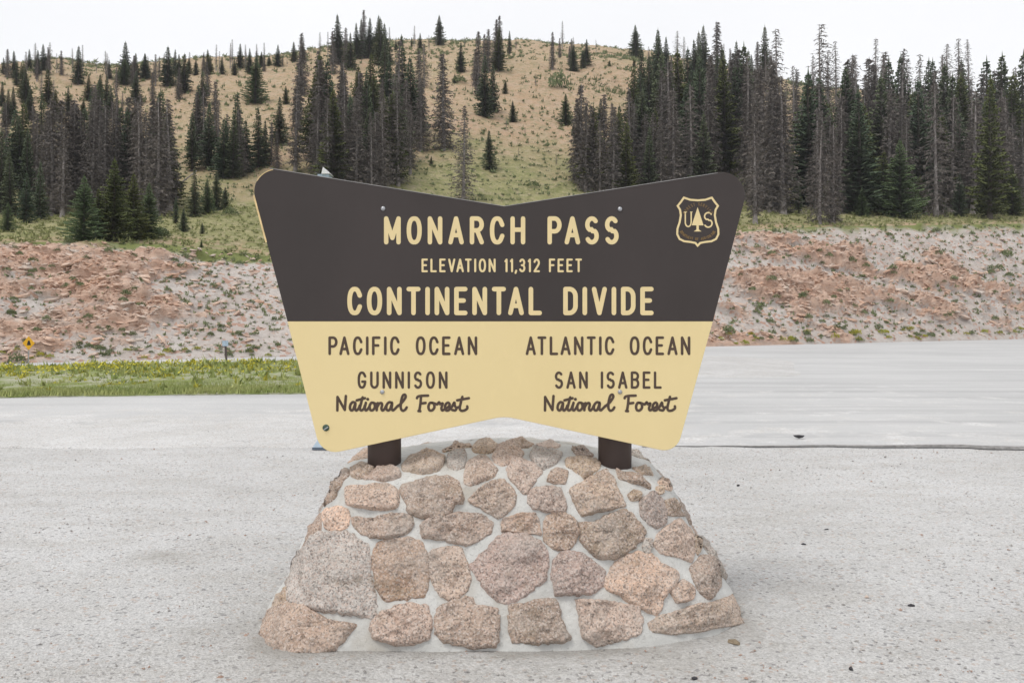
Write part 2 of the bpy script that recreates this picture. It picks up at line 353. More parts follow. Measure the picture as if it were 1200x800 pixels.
gmask = gmask + np.interp(cu, [170, 230, 310, 400], [0, .9, .7, 0]) * np.clip((ct - .80) / .2, 0, 1)
cutm = mesh('road_cut', np.stack([cx, cy_, cz], -1), grid_faces(len(cutR), len(us)), CUT, True)
attr(cutm, 'rock', rock); attr(cutm, 'grass', gmask); put('road_cut', cutm, kind='structure')
hy = np.concatenate([r[0] for r in hillR]); hz = np.concatenate([r[1] for r in hillR]); hx = hy * np.tile(sx, len(hillR))
zone = np.repeat([r[2] for r in hillR], len(us)); ht = np.repeat([r[3] for r in hillR], len(us)); hu = np.tile(us, len(hillR))
q = np.stack([hx, hy, hz], -1)
amp = np.where(zone == 0, np.minimum(ht * 3, 1) * .5, np.where(zone == 1, .5 + 1.3 * np.sin(ht * math.pi), .6))
hz = hz + (fbm(q * .06, 4, 21) - .5) * 2.2 * amp * np.where(zone == 1, 1, .4) + (fbm(q * .9, 4, 23, .6) - .5) * .55 * np.minimum(amp, 1)
row = HZ - (hz - EYE) / hy * F
g = np.where(zone == 0, .9, np.interp(row, [60, 130, 175, 235, 250], [.05, .18, .42, .75, .9]))
g = g - np.where((zone == 1) & (hu < 330), .08, 0) + (fbm(q * .05, 4, 61) - .5) * .7 - np.where(zone == 0, .75 * np.clip(1 - ht / .45, 0, 1) ** 1.3 * (fbm(q * 1.3, 4, 91) > .44), 0)
hillm = mesh('hillside', np.stack([hx, hy, hz], -1), grid_faces(len(hillR), len(us)), HILL, True)
attr(hillm, 'grass', g); put('hillside', hillm, kind='structure')
def bvh_of(me):
    n = len(me.vertices); co = np.empty(n * 3); me.vertices.foreach_get('co', co)
    return BVHTree.FromPolygons(co.reshape(-1, 3).tolist(), [tuple(p.vertices) for p in me.polygons])
BH = bvh_of(hillm); BC = bvh_of(cutm); E0 = Vector((0, 0, EYE))
def hit(px, py, trees=(BH,)):
    d = Vector(((px - 600) / F, 1, -(py - HZ) / F)).normalized(); best = None
    for b in trees:
        l, n, i, t = b.ray_cast(E0, d)
        if l is not None and (best is None or t < best[2]): best = (l, n, t)
    return best
def drop(x, y, tree):
    l, n, i, t = tree.ray_cast(Vector((x, y, 200)), Vector((0, 0, -1)))
    return l

# grass island left of the sign
def isl(u, t):
    a = 468 - .013 * u; b = 433.8 - .022 * u
    Yn = F * EYE / (a - HZ); Yf = F * EYE / (b - HZ); return Yn + (Yf - Yn) * t
iu = np.concatenate([np.linspace(-1300, -40, 30), np.linspace(-30, 430, 120)]); it = np.linspace(0, 1, 40)
T, U = np.meshgrid(it, iu, indexing='ij'); end = np.clip((430 - U) / 60, 0, 1) ** .5
tt = .5 + (T - .5) * end; YY = isl(U, tt); XX = (U - 600) / F * YY
q = np.stack([XX.ravel(), YY.ravel(), YY.ravel() * 0], -1)
ZZ = .03 + (np.sin(np.clip(T, 0, 1) * math.pi) ** .6 * np.clip((430 - U) / 60, 0, 1)).ravel() * (.10 + .10 * fbm(q, 3, 3)) - .035 * ((T.ravel() == 0) | (T.ravel() == 1))
YYr = YY.ravel() + (fbm(q * 1.2, 3, 6) - .5) * .5
im = mesh('grass_island', np.stack([XX.ravel(), YYr, ZZ], -1), grid_faces(len(it), len(iu)), TURF); put('grass_island', im, kind='structure')
BI = bvh_of(im)
# low gravel spill just right of the sign
a = np.linspace(0, 2 * math.pi, 40, endpoint=False); rings = np.linspace(0, 1, 10); vs = []
for r_ in rings:
    for th in a: vs.append((6.3 + 3.6 * r_ * math.cos(th) * (1 + .2 * math.sin(3 * th)), 31 + 7 * r_ * math.sin(th), .028 + .16 * (1 - r_ ** 2)))
vs = np.array(vs); vs[:, 2] += (fbm(vs * 1.5, 3, 2) - .5) * .08 * (vs[:, 2] > .03)
put('gravel_spill', mesh('gravel_spill', vs, grid_faces(10, 40, True), GRAVEL), kind='structure')

# ------------------------------------------------------------ tuft builders
rng = np.random.default_rng(7); random.seed(7)
def blades(px, py, pz, h, w, lean=.5, rg=rng):
    n = len(px); a = rg.random(n) * 2 * math.pi; b = rg.random(n) * 2 * math.pi
    c = np.stack([px, py, pz], -1); d = np.stack([np.cos(a), np.sin(a), a * 0], -1) * (w / 2)[:, None]
    tip = c + np.stack([np.cos(b) * h * lean * rg.random(n), np.sin(b) * h * lean * rg.random(n), h], -1)
    v = np.stack([c - d, c + d, tip], 1).reshape(-1, 3); return v, np.arange(3 * n).reshape(-1, 3)
n = 140000
u_ = rng.uniform(-140, 425, n); t_ = rng.random(n) ** .9
t_ = .5 + (t_ - .5) * np.clip((430 - u_) / 60, 0, 1) ** .5
yy = isl(u_, t_); xx = (u_ - 600) / F * yy
q = np.stack([xx, yy, yy * 0], -1); dens = fbm(q * .9, 4, 40)
keep = (dens > .33 + .13 * np.clip((t_ - .45) * 2, 0, 1)) | ((t_ < .5) & (dens > .28))
xx, yy, t_ = xx[keep], yy[keep], t_[keep]; n = len(xx)
h = rng.uniform(.05, .15, n) * (1 - .3 * t_); v, f = blades(xx, yy, np.full(n, .06), h, rng.uniform(.015, .035, n), .7)
put('grass', mesh('grass', v, f, BLADE, False), kind='stuff', label='green roadside grass growing on the strip left of the sign', category='grass')
n = 3600; u_ = rng.uniform(-140, 425, n); t_ = np.clip(.93 - np.abs(rng.normal(0, .26, n)), .04, 1); t_ = .5 + (t_ - .5) * np.clip((430 - u_) / 60, 0, 1) ** .5
yy = isl(u_, t_); xx = (u_ - 600) / F * yy; cl = fbm(np.stack([xx * .8, yy * .8, yy * 0], -1), 3, 90); kk = cl > .54; xx, yy = xx[kk], yy[kk]; n = len(xx)
v, f = blades(xx, yy, np.full(n, .20) + rng.random(n) * .08, rng.uniform(.02, .07, n), rng.uniform(.04, .09, n), 1.5)
put('yellow_flowers', mesh('yellow_flowers', v, f, YFLOWER, False), kind='stuff', label='yellow wildflowers scattered through the roadside grass strip', category='flowers')

IJ = 1400; u_ = rng.uniform(-140, 425, IJ); t_ = np.clip(rng.normal(.62, .22, IJ), .05, .90); t_ = .5 + (t_ - .5) * np.clip((430 - u_) / 60, 0, 1) ** .5
yy = isl(u_, t_); WEED = np.stack([(u_ - 600) / F * yy, yy, yy * 0 + .12], -1)
def tuft_mesh(name, seed, mat, w=1., h=.6, n=110, ls=.16):
    r = random.Random(seed); v = []; f = []
    for i in range(n):
        a = r.random() * 6.283; e = r.random() ** .6; rad = w / 2 * e; z = h * math.sqrt(max(0, 1 - e * e)) * (.35 + .65 * r.random())
        c = Vector((rad * math.cos(a), rad * math.sin(a), z)); d = Vector((r.uniform(-1, 1), r.uniform(-1, 1), r.uniform(-.3, 1))).normalized() * ls * r.uniform(.6, 1.4)
        s = d.orthogonal().normalized() * ls * .32; k0 = len(v)
        v += [tuple(c - s), tuple(c + d * .5 + s * 1.2), tuple(c + d), tuple(c + s * .2 - Vector((0, 0, ls * .5)))]; f.append([k0, k0 + 1, k0 + 2, k0 + 3])
    return mesh(name, v, f, mat, False)
SH = [tuft_mesh('shrub', 10 + i, SAGE, 1, .55, 130) for i in range(4)]; SY = [tuft_mesh('shrub', 30 + i, YGREEN, 1, .45, 110) for i in range(3)]
# counted shrubs on the cut
r = random.Random(5); done = 0
def clump(px, py, wpx, me, label, group, trees=(BC, BH)):
    hh = hit(px, py, trees)
    if not hh: return None
    s = wpx * hh[0].y / F
    o = put('shrub', me, None, hh[0] - Vector((0, 0, .03 * s)), label=label, category='shrub'); o.scale = (s, s, s * r.uniform(.7, 1.1)); o.rotation_euler.z = r.random() * 6
    if group: o['group'] = group
    if 'round dark bush on the open' in label: o.scale.z = s * 1.5
    return o
for (x, y, w, l) in [(20, 427, 26, 'wide dark green shrub at the foot of the bank under the yellow warning sign'), (81, 286, 13, 'round dark green bush on the bank edge below the left spruces'),
                     (189, 278, 22, 'light green bush at the right foot of the green spruce clump'), (270, 252, 20, 'flat dark bush on the meadow above the sign\'s left corner'),
                     (210, 425, 18, 'green shrub at the foot of the bank left of the small marker post'), (147, 346, 14, 'dark green bush in the middle of the left bank'),
                     (655, 104, 25, 'round dark bush on the open slope below the skyline'), (625, 219, 17, 'dark bush on the green slope just above the sign notch'), (538, 97, 17, 'low flat green bush left of the slope\'s central tree group'),
                     (904, 328, 15, 'green bush on the right bank beside the sign\'s edge'), (853, 390, 18, 'green shrub at the bank foot just right of the sign'), (1180, 300, 14, 'green bush high on the bank at the right edge')]:
    clump(x, y, w, SH[r.randrange(4)], l, None)
for i in range(150):
    if i % 2: px = r.uniform(2, 330)
    else: px = r.uniform(840, 1198)
    b = float(yb(px)); t = float(yt(px)); py = b - 3 - (b - t - 8) * r.random() ** 1.25
    lft = 'left of the sign' if px < 600 else 'right of the sign'
    clump(px, py, r.uniform(6, 12), SH[r.randrange(4)], 'small grey green tuft rooted in the rocky bank ' + lft, 'green tufts on the bank ' + lft)
for i in range(46):
    px = r.uniform(2, 330) if i % 3 == 0 else r.uniform(838, 1198)
    clump(px, float(yb(px)) - r.uniform(2, 17), r.uniform(6, 12), SY[r.randrange(3)], 'yellow green tuft at the foot of the bank ' + ('left' if px < 600 else 'right') + ' of the sign', 'yellow green tufts along the foot of the bank ' + ('left' if px < 600 else 'right'))

def scatter(name, base_v, base_f, pts, scl, mat, label, cat, tilt=.3, flat=1., seed=1, smooth=False):
    rg = np.random.default_rng(seed); n = len(pts); m = len(base_v[0]); nb = len(base_v)
    a = rg.random(n) * 2 * math.pi; ca, sa = np.cos(a), np.sin(a); tx = rg.normal(0, tilt, n); idx = rg.integers(0, nb, n)
    bv = np.stack(base_v)[idx] * scl[:, None, None] * np.array([1, 1, flat]) * rg.uniform(.7, 1.4, (n, 1, 3))
    x = bv[..., 0] * ca[:, None] - bv[..., 1] * sa[:, None]; y = bv[..., 0] * sa[:, None] + bv[..., 1] * ca[:, None]; z = bv[..., 2] + x * tx[:, None]
    v = np.stack([x, y, z], -1) + pts[:, None, :]
    f = (base_f[None] + (np.arange(n) * m)[:, None, None]).reshape(-1, base_f.shape[1])
    o = put(name, mesh(name, v.reshape(-1, 3), f, mat, smooth), kind='stuff'); 
    o['label'] = label; o['category'] = cat
    return o
# rock shapes: jittered icosahedra
ph = (1 + 5 ** .5) / 2
ICO = np.array([(-1, ph, 0), (1, ph, 0), (-1, -ph, 0), (1, -ph, 0), (0, -1, ph), (0, 1, ph), (0, -1, -ph), (0, 1, -ph), (ph, 0, -1), (ph, 0, 1), (-ph, 0, -1), (-ph, 0, 1)]) / 1.9
IF = np.array([(0, 11, 5), (0, 5, 1), (0, 1, 7), (0, 7, 10), (0, 10, 11), (1, 5, 9), (5, 11, 4), (11, 10, 2), (10, 7, 6), (7, 1, 8), (3, 9, 4), (3, 4, 2), (3, 2, 6), (3, 6, 8), (3, 8, 9), (4, 9, 5), (2, 4, 11), (6, 2, 10), (8, 6, 7), (9, 8, 1)])
RB = [ICO * .5 * (1 + rng.uniform(-.33, .33, (12, 1))) * np.array([1.15, .8, .55]) for _ in range(8)]
pts = []; scl = []
nr = np.random.default_rng(3); cand = np.flatnonzero((ct > .02) & (ct < .97) & (cu > -60) & (cu < 1260))
w_ = .15 + rock[cand] * 1.0; pick = nr.choice(cand, 14000, p=w_ / w_.sum())
CV = np.stack([cx, cy_, cz], -1)
pts = CV[pick] + nr.normal(0, .05, (14000, 3)) * np.array([1, .3, .3]); scl = nr.gamma(1.6, .075, 14000) * np.interp(cu[pick], [0, 1200], [.75, 1.4])
scatter('scree', RB, IF, pts, np.clip(scl, .04, .38), ROCK, 'loose reddish and grey scree covering the road cut bank', 'scree', .3, .8, 4)
rmesh = [mesh('rock', b * 1.0, IF, ROCK, False) for b in RB]
r = random.Random(12)
for i in range(110):
    px = r.uniform(0, 330) if i % 2 else r.uniform(840, 1200); b = float(yb(px)); t = float(yt(px))
    u0 = r.random(); py = b - (b - t) * (.12 + .75 * u0); hh = hit(px, py, (BC,))
    if not hh: continue
    s = r.uniform(11, 20) * hh[0].y / F; sd_ = 'left' if px < 600 else 'right'
    o = put('rock', rmesh[r.randrange(8)], None, hh[0] - Vector((0, -.12 * s, .12 * s)), label='reddish angular rock slab jutting from the bank %s of the sign' % sd_, category='rock', group='red rock slabs on the bank %s of the sign' % sd_)
    o.scale = (s * r.uniform(.9, 1.5), s * .8, s * .62); o.rotation_euler = (r.uniform(-.2, .3), (.14 if px < 600 else -.16) * -1 + r.uniform(-.15, .15), r.uniform(-.5, .5))
# meadow tufts over bench and hill (uncountable)
LT = []
for s in range(5):
    rr_ = np.random.default_rng(50 + s); vv = []
    for i in range(12):
        a = rr_.random() * 6.283; e = rr_.random() * .4; c = np.array([e * math.cos(a), e * math.sin(a), rr_.random() * .12]); b = rr_.normal(0, .16, 3); b[2] = abs(b[2]) + .14
        sd2 = np.array([math.cos(a + 1.5), math.sin(a + 1.5), 0]) * .10; vv += [c - sd2, c + sd2, c + b]
    LT.append(np.array(vv))
LF = np.arange(36).reshape(-1, 3)
MBLADE = leafmat('meadow_blade', (.21, .24, .09), (.33, .325, .155), 3)
HV = np.stack([hx, hy, hz], -1)
def meadow(name, n, cond, lo, hi, mat, label, seed, wt=None):
    rg = np.random.default_rng(seed); c = np.flatnonzero(cond); w = hy[c] ** -.3 if wt is None else wt[c]; pk = rg.choice(c, n, p=w / w.sum())
    pp = HV[pk] + rg.normal(0, 1, (n, 3)) * np.array([.3, .3, 0]); scatter(name, LT, LF, pp, rg.uniform(lo, hi, n) * np.clip(hy[pk] / 90, .6, 1.7), mat, label, 'undergrowth', .1, 1, seed)
inf = (hu > -60) & (hu < 1260)
meadow('meadow_grass', 6500, (zone == 0) & inf, .25, .7, MBLADE, 'short green meadow grass on the bench above the bank', 71)
meadow('slope_undergrowth', 15000, (zone == 1) & inf & (ht < .97), .25, .8, SAGE, 'low sage green undergrowth dotted over the tan hillside', 72, .15 + np.clip(g, 0, 1))
wg = np.random.default_rng(31); h1 = WEED[::2]; h2 = WEED[1::2]
scatter('roadside_weeds', LT, LF, h1, wg.uniform(.25, .45, len(h1)), BLADE, 'green weeds growing among the gravel of the grass strip', 'weeds', .1, 1, 32)
scatter('yellow_weeds', LT, LF, h2, wg.uniform(.15, .32, len(h2)), YGREEN, 'yellow green weeds along the far side of the grass strip', 'weeds', .1, 1, 33)
cv = np.flatnonzero((ct > .03) & (cu > -60) & (cu < 1260)); pk = nr.choice(cv, 2600, p=(1.2 - rock[cv]) / (1.2 - rock[cv]).sum())
scatter('bank_undergrowth', LT, LF, CV[pk], nr.uniform(.16, .38, 2600) * np.interp(cu[pk], [0, 1200], [.8, 1.5]), SAGE, 'tiny green plants dotted over the rocky bank', 'undergrowth', .1, 1, 77)

# ------------------------------------------------------------ trees
def trunk_mesh(h, r0, mat, seed=0, n=7):
    r = random.Random(seed); v = []; rows = 9; ox = oy = 0
    for i in range(rows):
        t = i / (rows - 1); rr = r0 * (1 - t) ** .9 + .012; ox += r.uniform(-.04, .04); oy += r.uniform(-.04, .04)
        fl = 1 + .5 * max(0, 1 - t * 14)
        for k in range(n): a = 6.283 * k / n; v.append((ox * t + rr * fl * math.cos(a), oy * t + rr * fl * math.sin(a), h * t - (.4 if i == 0 else 0)))
    return mesh('trunk', v, grid_faces(rows, n, True), mat, True)
def green_crown(seed, Rb, mat, base=.06, droop=.35, dens=1.0, pw=.85):
    r = random.Random(seed); v = []; f = []; H = 10.; z = H * base; gap = [r.random() * 6.283 for _ in range(3)]
    while z < H - .15:
        t = (z - H * base) / (H * (1 - base)); Rr = Rb * (1 - t) ** pw * (.6 + .4 * min(1, t * 6)) + .04
        nb = max(3, int((7.5 - 3 * t) * dens)); a0 = r.random() * 6.283
        for b in range(nb):
            a = a0 + 6.283 * b / nb + r.uniform(-.3, .3); L = Rr * r.choice([.55, .8, .95, 1.05, 1.25]) * r.uniform(.85, 1.1)
            if r.random() < .07: L *= .3
            ca, sa = math.cos(a), math.sin(a); ns = max(2, int(L / .17)); zz = z + r.uniform(-.1, .1); dr = droop * r.uniform(.5, 1.4)
            for s in range(ns):
                e = (s + .6) / ns; x = L * e; h_ = zz - dr * x + .22 * x * e * e
                wd = .22 * (1.15 - .6 * e) * r.uniform(.7, 1.3) + .05; kq = min(1, .28 + Rr * .9); wd *= kq; ln = .26 * r.uniform(.8, 1.3) * kq
                px_, py_ = -sa, ca; k0 = len(v)
                for sg in (-1, 1):
                    k0 = len(v); ox = x + ln; drp = .10 + .16 * r.random()
                    v += [(x * ca, x * sa, h_), (ox * ca, ox * sa, h_ - dr * ln * .6), ((x + ln * .45) * ca + sg * wd * px_, (x + ln * .45) * sa + sg * wd * py_, h_ - drp)]
                    f.append([k0, k0 + 1, k0 + 2])
        z += .155 * (1.25 - .45 * t) / dens ** .5 * r.uniform(.7, 1.3)
    k0 = len(v); 
    for a in (0, 2.1, 4.2): k0 = len(v); v += [(0, 0, H + .35), (.06 * math.cos(a), .06 * math.sin(a), H - .5), (.06 * math.cos(a + 2), .06 * math.sin(a + 2), H - .5)]; f.append([k0, k0 + 1, k0 + 2])
    return mesh('crown', v, np.array(f), mat, False)
def dead_crown(seed, Rb, mat, base=.08, dens=1.0, pw=.7, tw=10, wid=.03):
    r = random.Random(seed); v = []; f = []; H = 10.; z = H * base
    def tri(a, b, w):
        d = b - a; s = d.cross(Vector((r.uniform(-1, 1), r.uniform(-1, 1), r.uniform(-1, 1)))).normalized() * w; k0 = len(v)
        v.extend([tuple(a - s), tuple(a + s), tuple(b)]); f.append([k0, k0 + 1, k0 + 2])
    while z < H - .1:
        t = (z - H * base) / (H * (1 - base)); Rr = Rb * (1 - t) ** pw * (.55 + .45 * min(1, t * 4)) + .1
        nb = int((6 - 2 * t) * dens) + 1; a0 = r.random() * 6.283
        for b in range(nb):
            a = a0 + 6.283 * b / nb + r.uniform(-.4, .4); L = Rr * r.uniform(.45, 1.25); dr = r.uniform(.05, .5)
            A = Vector((0, 0, z + r.uniform(-.1, .1))); B = A + Vector((L * math.cos(a), L * math.sin(a), -dr * L)); tri(A, B, .03); tri(A, B, .025)
            for s in range(max(3, int(tw * (.4 + .6 * L / max(Rb, .1))))):
                e = r.uniform(.15, 1); c = A.lerp(B, e); d = Vector((math.cos(a) * .4 + r.uniform(-.8, .8), math.sin(a) * .4 + r.uniform(-.8, .8), r.uniform(-1.1, .25))).normalized() * r.uniform(.18, .42) * (.6 + .4 * (1 - t))
                tri(c, c + d, wid * r.uniform(.7, 1.5))
        z += .2 * r.uniform(.7, 1.3)
    return mesh('crown', v, np.array(f), mat, False)
YOUNG = leafmat('young_needles', (.085, .13, .055), (.115, .15, .07))
GC = [(green_crown(100 + i, rb, mt, bs, dr, dn, pw), trunk_mesh(9.7, .13, BARK, i)) for i, (rb, mt, bs, dr, dn, pw) in enumerate([
    (1.15, SPRUCE, .05, .35, 1, 1.05), (1.35, SPRUCE, .04, .4, 1, 1.0), (1.0, SPRUCE, .08, .3, 1, .95), (1.5, SPRUCE, .06, .35, 1, 1.1), (1.25, OLIVE, .07, .35, 1, .95)])]
GB = [(green_crown(200 + i, rb, mt, .01, .3, 1.15, .95), trunk_mesh(9.6, .2, BARK, 9 + i)) for i, (rb, mt) in enumerate([(2.4, YOUNG), (2.0, SPRUCE), (2.8, YOUNG), (2.1, OLIVE)])]
DC = [(dead_crown(300 + i, rb, DEADW, bs, dn, pw, tw, wd), trunk_mesh(10, .15, PALEB, 20 + i)) for i, (rb, bs, dn, pw, tw, wd) in enumerate([
    (1.15, .04, 1.3, .85, 15, .036), (1.0, .06, 1.3, .8, 15, .036), (1.35, .04, 1.3, .95, 16, .036), (.9, .1, 1.1, .75, 12, .034), (1.2, .05, 1.4, .8, 16, .038), (1.0, .15, 1.0, .85, 10, .034)])]
DW = [(dead_crown(450 + i, rb, DEADW, .05, 1.0, .9, 16, .03), trunk_mesh(10, .15, PALEB, 60 + i)) for i, rb in enumerate([1.9, 1.6])]
DS = [(dead_crown(400 + i, rb, DEADW, bs, .8, pw, tw, .028), trunk_mesh(10, .13, PALEB, 40 + i)) for i, (rb, bs, pw, tw) in enumerate([(.55, .25, .5, 4), (.8, .2, .6, 6), (1.5, .1, .7, 9)])]
def tree(px, py, hpx, kind, label, group=None, wide=1.):
    hh = hit(px, py)
    if not hh: return
    r = random.Random(int(px * 31 + py * 7 + hpx))
    lib = {'g': GC, 'b': GB, 'd': DC, 's': DS, 'w': DW, 'o': [GC[4]], 'O': [GB[3]], 'G': [GC[1], GC[3]]}[kind]
    cr_, tr_ = lib[r.randrange(len(lib))]; L = hh[0]; s = hpx * L.y / F / 10.1
    green = kind in 'gboOG'
    o = thing('green_spruce' if green else 'dead_spruce', label, 'tree', L - Vector((0, 0, .03)), group)
    wide *= 1.25 if kind == 'd' else 1.45 if kind in 'gGo' else 1.25 if kind in 'bO' else 1.1
    o.scale = (s * wide * r.uniform(.9, 1.15), s * wide * r.uniform(.9, 1.15), s); o.rotation_euler = (r.uniform(-.02, .02), r.uniform(-.025, .025), r.random() * 6.28)
    put('trunk', tr_, o); put('crown', cr_, o)
    return o, px, py - hpx, hpx, green
# prominent ones (px of base, row of base, height px, kind, label)
for a in [
    (9, 272, 36, 'b', 'small round green spruce at the left edge above the bank'),
    (30, 262, 62, 'g', 'slim green spruce standing second from the left edge above the bank'),
    (46, 258, 70, 'g', 'green spruce in front of the dead stand near the left edge'),
    (98, 282, 78, 'b', 'leftmost broad green spruce of the clump on the bank edge'),
    (116, 281, 62, 'b', 'short full green spruce second in the clump on the bank edge'),
    (133, 282, 98, 'O', 'tallest olive spruce in the middle of the clump on the bank edge'),
    (157, 281, 80, 'O', 'olive green spruce right of centre in the clump on the bank edge'),
    (174, 279, 66, 'b', 'rightmost green spruce of the clump on the bank edge'),
    (215, 271, 28, 'b', 'small green spruce standing alone right of the bank edge clump'), (206, 262, 32, 'g', 'thin little green spruce just behind the lone small one'),
    (198, 297, 13, 'b', 'tiny green seedling at the top of the left bank'), (237, 274, 14, 'b', 'knee high green seedling on the meadow left of the sign'), (236, 290, 10, 'b', 'lowest green seedling on the meadow left of the sign'),
    (228, 254, 58, 'G', 'green spruce heading the group left of the sign\'s top corner'), (243, 250, 42, 'b', 'bushy green spruce in the group left of the sign\'s top corner'), (254, 246, 46, 'b', 'green spruce right in the group left of the sign\'s top corner'), (264, 244, 26, 'b', 'smallest green spruce in the group left of the sign\'s top corner'),
    (265, 206, 66, 'G', 'dark narrow spruce on the slope above the sign\'s top left corner'), (287, 203, 64, 'G', 'green spruce beside the bare ones above the sign\'s top left corner'), (303, 196, 72, 'g', 'green spruce left of the dead column above the sign corner'),
    (299, 121, 56, 'b', 'broad dark spruce alone on the open tan slope'), (327, 170, 58, 'G', 'slim green spruce alone below the tan shoulder'), (335, 122, 22, 'b', 'small conical spruce on the tan shoulder'),
    (355, 112, 74, 'd', 'tall dead spruce rising to the skyline above the sign\'s left end'), (350, 152, 84, 'd', 'middle dead spruce of the column above the sign\'s left end'), (346, 203, 106, 'd', 'lowest dead spruce of the column above the sign\'s left end'),
    (515, 53, 36, 'b', 'broad green spruce alone on the crest left of centre'), (497, 102, 52, 'w', 'bushy dead spruce on the slope below the crest\'s lone spruce'), (540, 85, 36, 'g', 'small spruce alone right of the crest\'s lone spruce'),
    (520, 176, 116, 'd', 'tall lone dead grey spruce above the letter R'), (543, 238, 116, 'w', 'bare grey snag directly above the sign\'s dip'), (574, 199, 48, 'b', 'neat green cone shaped spruce above the sign\'s dip'),
    (560, 113, 78, 'd', 'left dead spruce in the central group on the slope'), (572, 85, 52, 'd', 'dark dead spruce at the crest above the central group'), (584, 84, 52, 'g', 'right spruce of the central crest group'), (568, 137, 74, 'G', 'lowest green spruce of the central group'), (577, 132, 58, 'g', 'green spruce right of the lowest one in the central group'),
    (597, 64, 28, 'g', 'small spruce on the crest right of the central group'), (592, 110, 17, 'b', 'squat green sapling on the tan slope'), (601, 143, 26, 'b', 'small green sapling alone on the mid slope'),
    (647, 82, 46, 'd', 'dead spruce near the crest right of centre'), (659, 58, 34, 's', 'thin snag standing on the crest right of centre'), (663, 147, 38, 'b', 'small dark spruce below the round bush'), (672, 84, 32, 'b', 'left of two squat spruces below the right crest'), (683, 80, 22, 'b', 'right of two squat spruces below the right crest'),
    (745, 67, 38, 'b', 'broad pine on the crest above the letter S'), (743, 79, 11, 'b', 'tiny spruce under the crest pine'), (714, 78, 8, 'b', 'tiny spruce alone on the right crest'), (703, 151, 36, 'G', 'small dark spruce left of the right hand stand'), (770, 112, 78, 'G', 'tall green spruce where the right hand stand meets the crest'),
    (823, 95, 66, 'G', 'green spruce high on the crest above the sign\'s right end'), (840, 128, 104, 'd', 'tall dead spire above the shield'), (896, 97, 68, 'g', 'tallest green spruce on the right crest'),
    (885, 262, 130, 'd', 'grey dead spruce touching the sign\'s right top corner'), (960, 263, 136, 'w', 'pale bare trunk standing forward in the grass right of the sign'), (976, 262, 118, 'd', 'dead spruce right beside the pale forward trunk'),
    (1097, 254, 172, 'w', 'big wide grey dead spruce at the front of the right hand stand'), (1160, 257, 172, 'o', 'large olive green spruce near the right edge', None, .72), (1055, 254, 92, 'b', 'mid sized green spruce in the middle of the right hand stand'), (1035, 250, 74, 'O', 'olive young spruce left of the mid sized green one'),
    (1124, 253, 50, 'b', 'dark green young spruce between the big dead one and the olive one'), (1010, 253, 34, 'b', 'short green spruce at the front right of the pale trunk'), (939, 157, 40, 'b', 'green spruce on the slope seen through the gap right of the sign'), (936, 250, 40, 'g', 'small spruce at the foot of the gap right of the sign'), (1186, 252, 60, 'b', 'low green spruce at the right edge')]:
    tree(*a)
r = random.Random(99); cnt = 0
def cluster(x0, x1, y0, y1, h0, h1, n, kinds, label, group, wide=1., yf=None):
    mk = []
    for i in range(n):
        px = x0 + (x1 - x0) * (i + r.random()) / n; q_ = r.random(); py = y0 + (y1 - y0) * q_
        if yf: py = float(np.interp(px, UU, RIDGE)) + r.uniform(*yf)
        kd = r.choice(kinds); hp = r.uniform(h0, h1); green = kd in 'gboOG'
        mk.append(tree(px, py, hp, kd, ('green' if green else 'dead grey') + ' spruce ' + label, ('green' if green else 'dead') + ' spruces ' + group, wide))
    for gq in (True, False):        # name the ones that stand out of their cluster
        ls = [m_ for m_ in mk if m_ and m_[4] == gq]
        if len(ls) < 2: continue
        for word, key in (('leftmost', lambda m_: m_[1]), ('rightmost', lambda m_: -m_[1]), ('highest', lambda m_: m_[2]), ('shortest', lambda m_: m_[3])):
            m_ = min(ls, key=key)
            if m_[0]['label'].split()[0] in ('green', 'dead'): m_[0]['label'] = word + ' ' + m_[0]['label']
C = cluster
C(2, 75, 0, 0, 18, 36, 12, 'dgds', 'on the skyline at the far left', 'on the skyline at the far left', 1.1, (2, 14))
C(0, 150, 95, 150, 20, 48, 26, 'dggsb', 'on the upper slope at the far left', 'on the upper slope at the far left', 1.1)
C(120, 345, 0, 0, 12, 32, 36, 'dgssgb', 'on the skyline left of the sign', 'on the skyline left of the sign', 1.1, (3, 12))
C(0, 60, 200, 255, 80, 110, 12, 'ggd', 'in the dark stand at the left edge', 'in the dark stand at the left edge')
C(60, 205, 236, 256, 108, 140, 24, 'dddwg', 'in the brown grey stand behind the bank edge clump', 'in the brown grey stand on the left', 1.05)
C(70, 200, 175, 225, 62, 90, 15, 'ddgs', 'behind the brown grey stand on the left', 'behind the brown grey stand on the left', 1.05)
C(135, 250, 100, 128, 34, 48, 10, 'dgG', 'scattered on the tan slope at the left', 'scattered on the tan slope at the left', 1.1)
C(222, 285, 170, 212, 70, 88, 12, 'ddgs', 'in the mixed group above the sign corner', 'in the mixed group above the sign corner')
C(300, 335, 190, 215, 45, 60, 3, 'gd', 'just above the sign\'s top left corner', 'just above the sign\'s top left corner')
C(365, 470, 185, 232, 90, 135, 27, 'ddwgg', 'in the dense stand above the sign\'s left half', 'in the dense stand above the sign\'s left half')
C(368, 470, 125, 165, 60, 88, 12, 'dgg', 'upper in the stand above the sign\'s left half', 'upper in the stand above the sign\'s left half')
C(390, 455, 0, 0, 42, 62, 11, 'gGd', 'in the tall crest group left of centre', 'in the tall crest group left of centre', 1, (8, 28))
C(345, 395, 0, 0, 20, 36, 5, 'gs', 'in the small crest row left of the tall group', 'in the small crest row left of the tall group', 1, (2, 8))
C(462, 496, 150, 205, 80, 125, 7, 'ddg', 'at the right end of the stand above the sign\'s left half', 'at the right end of the left stand')
C(456, 512, 0, 0, 12, 24, 5, 'gs', 'short on the crest left of centre', 'short on the crest left of centre', 1, (2, 10))
